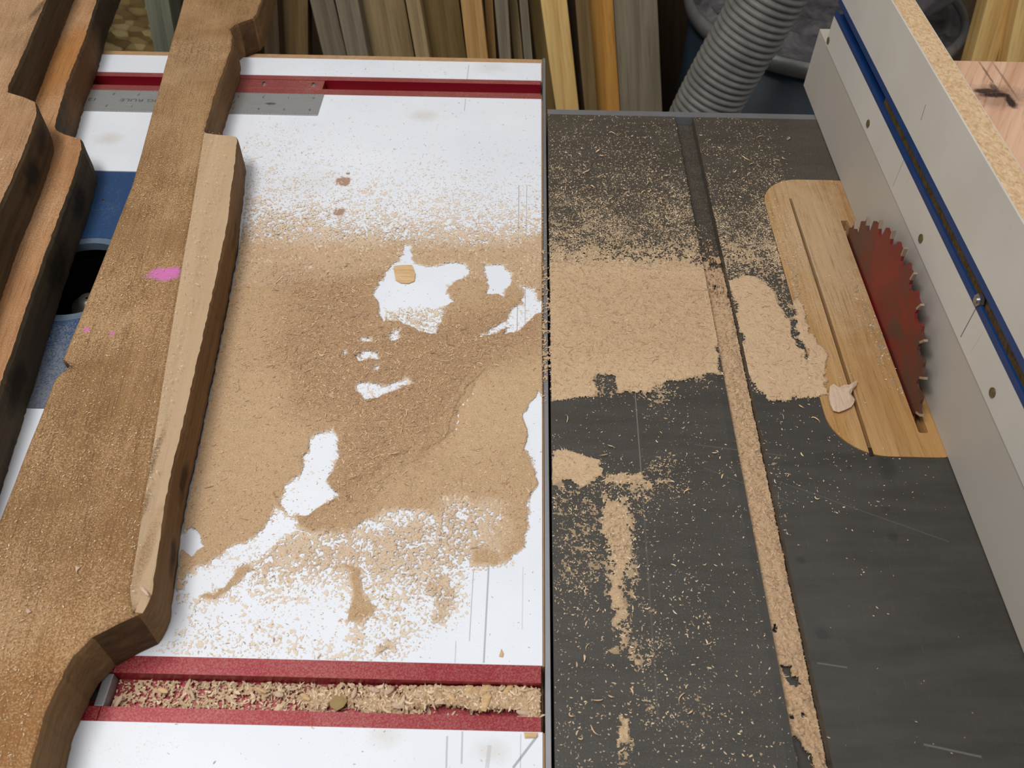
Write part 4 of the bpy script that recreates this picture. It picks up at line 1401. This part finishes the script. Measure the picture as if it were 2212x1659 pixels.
# --- mitre slot of the saw
Xs, Ys = grid(.1554, .1737, .1260, .700, .00055)
Xq, Yq = warp(Xs, Ys, .004, .008, 21)
ysl = lambda py: P(1500, py, -.006)[1]
Ds = np.interp(Yq, [ysl(1700), ysl(1500), ysl(1300), ysl(700), ysl(600), ysl(540), ysl(450)], [1.0, 1.05, 1.3, 1.3, .8, .35, .0])
for pts, v_, s_ in (([(1690, 1440), (1706, 1440), (1716, 1470), (1722, 1480), (1712, 1480), (1698, 1462)], -.3, .0008), ([(1712, 1462), (1722, 1462), (1726, 1478), (1718, 1482), (1712, 1474)], -.3, .0008),
                    ([(1670, 1355), (1676, 1360), (1674, 1368), (1668, 1364)], -.3, .0006), ([(1708, 1545), (1716, 1545), (1716, 1552), (1709, 1552)], -.3, .0006), ([(1735, 1543), (1744, 1543), (1744, 1550), (1736, 1550)], -.3, .0006),
                    ([(1715, 1590), (1735, 1600), (1752, 1630), (1762, 1670), (1722, 1670)], -.4, .0012)):
    paint(Ds, Xq, Yq, pts, v_, s_, -.006)
hx = .0022 * np.interp(Ys, [.2, .35, .5], [.4, .8, 1.2]) + ((fbm(Xs, Ys, (.012, .005), (1, 1), 61) - .5) * .003) - .0016 * ((Xs - .162) / .010).clip(0, 1)
sd_s, Hs = relief('sawdust', Xs, Ys, Ds, np.full(Xs.shape, .5), -.0094, .0024, (.1645, .4, -.0094), off=23, Hextra=hx)
tag(sd_s, 'sawdust filling the long mitre slot in the saw table', 'sawdust', None, 'stuff')
scatter('wood_shavings', 'fibres and crumbs on the sawdust in the long mitre slot', Xs, Ys, Ds.clip(.02, 1), Hs, 2600, M_CHIP2, (.0010, .0036), (.0003, .0008), (.1645, .4, -.0094), 'shavings', .04)


# --- dust on the boards: loose crumbs on their upper faces
def board_dust(lab, R, L, zt, y0, y1, n):
    y = y0 + RNG.random(n) * (y1 - y0)
    xr = np.interp(y, [p_[1] for p_ in R], [p_[0] for p_ in R]); xl = np.interp(y, [p_[1] for p_ in L], [p_[0] for p_ in L])
    x = xl + .004 + RNG.random(n) * (xr - xl - .012)
    Lw = .0004 + .0016 * RNG.random(n) ** 3
    V, Fq = strips_mesh(x, y, np.full(n, zt + .0004), Lw, .0002 + .0004 * RNG.random(n), (RNG.random(n) - .5) * 3, Lw * .1, RNG.random(n) * 6.28, (RNG.random(n) - .3) * .3)
    tag(put('wood_specks', np_mesh(V, Fq), M_CHIP, origin=(float(x.mean()), float(y.mean()), zt)), lab, 'sawdust', None, 'stuff')


board_dust('pale crumbs of sawdust on top of the board with the pink paint spot', right_m, left_m, .038, .13, .70, 3600)
board_dust('pale crumbs of sawdust on top of the leftmost board', right_1, left_1, .076, .40, .95, 500)


# --- shavings and chips big enough to count
def curl_mesh(L, w, bend, lift, seed, th=.00025, n=14):
    r_ = random.Random(seed)
    bm = bmesh.new()
    x = y = 0.0
    a = r_.uniform(-.4, .4)
    pts = []
    for i in range(n + 1):
        s = i / n
        pts.append((x, y, .0004 + lift * abs(math.sin(math.pi * s * r_.choice((1, 1)))) + .00025 * math.sin(9 * s), a, w * (.25 + .75 * math.sin(math.pi * min(1, s * 1.15 + .08)) ** .5 if s < .95 else w * .2 / w)))
        a += bend / n * (1 + .8 * math.sin(5 * s + seed))
        x += math.cos(a) * L / n; y += math.sin(a) * L / n
    mx = sum(p_[0] for p_ in pts) / len(pts); my = sum(p_[1] for p_ in pts) / len(pts)
    rg = []
    for (x, y, z, a, ww) in pts:
        nx, ny = -math.sin(a) * ww / 2, math.cos(a) * ww / 2
        tl = ww * .35
        rg.append([bm.verts.new(q) for q in ((x - mx - nx, y - my - ny, z), (x - mx + nx, y - my + ny, z + tl), (x - mx + nx, y - my + ny, z + tl + th), (x - mx - nx, y - my - ny, z + th))])
    for r0, r1 in zip(rg, rg[1:]):
        for i in range(4):
            bm.faces.new((r0[i], r0[(i + 1) % 4], r1[(i + 1) % 4], r1[i]))
    bm.faces.new(rg[0]); bm.faces.new(rg[-1])
    me = bm_mesh(bm, True)
    return me


M_CURL = plain('pale_curl', (226, 192, 154), .8, .15, var=.08, scale=300)
curl_mes = [curl_mesh(L, w, b, lf, i) for i, (L, w, b, lf) in enumerate(((.0080, .0009, 2.8, .0010), (.0070, .0011, 1.6, .0012), (.0095, .0008, -2.2, .0015), (.0060, .0013, -1.2, .0008), (.0110, .0008, 1.2, .0012), (.0065, .0007, 3.6, .0014)))]
for me in curl_mes:
    me.materials.append(M_CURL)
far_c = [(1323, 290), (1292, 328), (1300, 338), (1258, 324), (1268, 372), (1262, 360), (1398, 398), (1388, 418), (1402, 412), (1438, 382), (1478, 428), (1498, 398), (1222, 408), (1236, 418), (1318, 430), (1555, 326),
         (1610, 345), (1622, 356), (1618, 378), (1604, 388), (1692, 344), (1702, 302), (1640, 298), (1280, 405), (1192, 362), (1430, 432), (1350, 410), (1580, 415), (1500, 436), (1300, 440), (1246, 440), (1588, 372)]
near_c = [(1225, 905), (1318, 965), (1304, 985), (1544, 980), (1266, 1280), (1262, 1272), (1268, 1398), (1262, 1424), (1290, 1514), (1320, 1506), (1234, 1546), (1254, 1596), (1283, 1580), (1365, 1495), (1530, 1392), (1292, 1318), (1302, 1380), (1364, 1600),
          (1470, 1508), (1490, 1540), (1762, 908), (1730, 880), (1764, 1078), (1700, 1028), (1690, 900), (1560, 1030), (1484, 1062), (1345, 1620)]
LBF = 'small curled pale shaving lying loose on the far part of the saw table'
LBN = 'small pale wood sliver lying loose on the near part of the saw table'
for lst, lb, gp in ((far_c, LBF, 'curled shavings on the far part of the saw table'), (near_c, LBN, 'slivers on the near part of the saw table')):
    for i, (px, py) in enumerate(lst):
        x, y = P(px, py)
        if .154 < x < .175:
            continue
        o = link(bpy.data.objects.new('wood_shaving', curl_mes[(i * 5 + len(lst)) % 6]))
        o.location = (x, y, .0003)
        o.rotation_euler = (0, 0, random.uniform(0, 6.28))
        s_ = random.uniform(.75, 1.15) if lst is far_c else random.uniform(.5, .85)
        o.scale = (s_, s_, s_)
        tag(o, lb, 'shaving', gp)


def chip(name, label, pts, z, th, mat, dome=.0, cat='wood chip', group=None):
    """flat flake whose outline is laid on the plane z"""
    q = [P(a, b, z) for a, b in pts]
    cx = sum(a for a, b in q) / len(q); cy = sum(b for a, b in q) / len(q)
    bm = bmesh.new()
    n = len(q)
    ring0 = [bm.verts.new((a, b, z)) for a, b in q]
    ring1 = [bm.verts.new((a, b, z + th)) for a, b in q]
    ring2 = [bm.verts.new((cx + (a - cx) * .55, cy + (b - cy) * .55, z + th + dome)) for a, b in q]
    top = bm.verts.new((cx, cy, z + th + dome * 1.3))
    for i in range(n):
        j = (i + 1) % n
        bm.faces.new((ring0[i], ring0[j], ring1[j], ring1[i]))
        bm.faces.new((ring1[i], ring1[j], ring2[j], ring2[i]))
        bm.faces.new((ring2[i], ring2[j], top))
    bm.faces.new(ring0[::-1])
    o = put(name, bm_mesh(bm), mat, origin=(cx, cy, z))
    return tag(o, label, cat, group)


M_FLAKE = wood('pale_pink_flake', (184, 154, 130), (204, 176, 152), (214, 190, 168), 'y', 2, .8)
M_FLAKE2 = wood('tan_flake', (192, 154, 108), (216, 180, 134), (228, 196, 152), 'x', 2, .8)
chip('wood_chip', 'large pale torn chip lying across the kerf of the throat plate', [(1792, 836), (1800, 830), (1812, 838), (1824, 832), (1834, 832), (1844, 826), (1852, 823), (1849, 834), (1842, 842), (1838, 852), (1846, 864), (1844, 872), (1838, 880), (1826, 886), (1812, 891), (1800, 888), (1794, 876), (1790, 862)], .0022, .0006, M_FLAKE, .0014)
chip('wood_chip', 'tan square chip lying in the bare white patch of the heap', [(850, 576), (870, 574), (890, 574), (893, 582), (897, 592), (895, 608), (882, 613), (866, 612), (855, 606), (852, 590)], .0006, .0008, M_FLAKE2, .0006)
chip('wood_chip', 'small pink T-shaped chip on the near end of the brown heap', [(776, 1066), (786, 1062), (797, 1064), (796, 1070), (790, 1073), (791, 1090), (784, 1091), (784, 1075), (777, 1072)], .0018, .0005, M_FLAKE, .0003)
chip('wood_chip', 'small triangular chip on the wide brown board near its notch', [(163, 1224), (174, 1226), (168, 1232), (166, 1240), (164, 1232)], .0384, .0005, M_FLAKE, .0002)
chip('wood_chip', 'tiny round chip on the brown board left of the triangular one', [(57, 1314), (64, 1318), (68, 1322), (61, 1326), (57, 1322)], .0384, .0005, M_FLAKE, .0002)
chip('wood_chip', 'pointed splinter chip on the worn edge of the brown board', [(303, 1268), (310, 1270), (318, 1278), (323, 1288), (316, 1286), (306, 1276)], .0372, .0005, M_FLAKE, .0003)
chip('wood_chip', 'tan rectangular chip on the white corner below the lower red track', [(1132, 1583), (1162, 1584), (1158, 1594), (1134, 1595)], .0002, .0007, M_FLAKE2, .0002)
chip('wood_chip', 'small triangular chip on bare white above the lower red track', [(1083, 1402), (1088, 1412), (1086, 1420), (1078, 1418)], .0002, .0004, M_FLAKE2, .0002)
chip('wood_chip', 'large rounded olive flake in the channel of the lower red track', [(712, 1516), (722, 1504), (736, 1498), (748, 1504), (750, 1516), (742, 1528), (728, 1536), (714, 1528)], -.0062, .0006, plain('olive_flake', (158, 134, 92), .8, .1), .0006)
chip('wood_chip', 'long upright tan flake in the channel near the right end of the red track', [(1044, 1504), (1054, 1498), (1062, 1504), (1056, 1520), (1050, 1538), (1040, 1536), (1040, 1520)], -.0045, .0006, M_FLAKE2, .0005)
G = 'small flakes in the channel of the lower red track'
for px, py, a, l, w_ in ((808, 1490, .3, 13, 6), (840, 1494, -.6, 12, 5), (975, 1508, .8, 13, 5), (1012, 1492, -.9, 14, 6), (1048, 1488, -.7, 16, 7), (1098, 1488, -.8, 16, 6), (905, 1502, .5, 11, 5), (860, 1524, .1, 14, 8), (765, 1498, -1.2, 12, 5),
                        (352, 1492, .3, 12, 6), (415, 1500, 1.2, 12, 4), (565, 1492, .4, 12, 4), (602, 1500, .2, 11, 7), (255, 1516, -1.0, 16, 5), (1130, 1540, .2, 16, 6), (660, 1506, .6, 12, 6)):
    pts = [(px + math.cos(t_) * l * math.cos(a) - math.sin(t_) * w_ * math.sin(a), py + math.cos(t_) * l * math.sin(a) + math.sin(t_) * w_ * math.cos(a)) for t_ in [2 * math.pi * k / 9 for k in range(9)]]
    chip('wood_flake', 'small pale pointed flake among the shavings in the lower red track channel', pts, -.0055, .0005, M_FLAKE if random.random() < .5 else M_FLAKE2, .0005, 'wood chip', G)
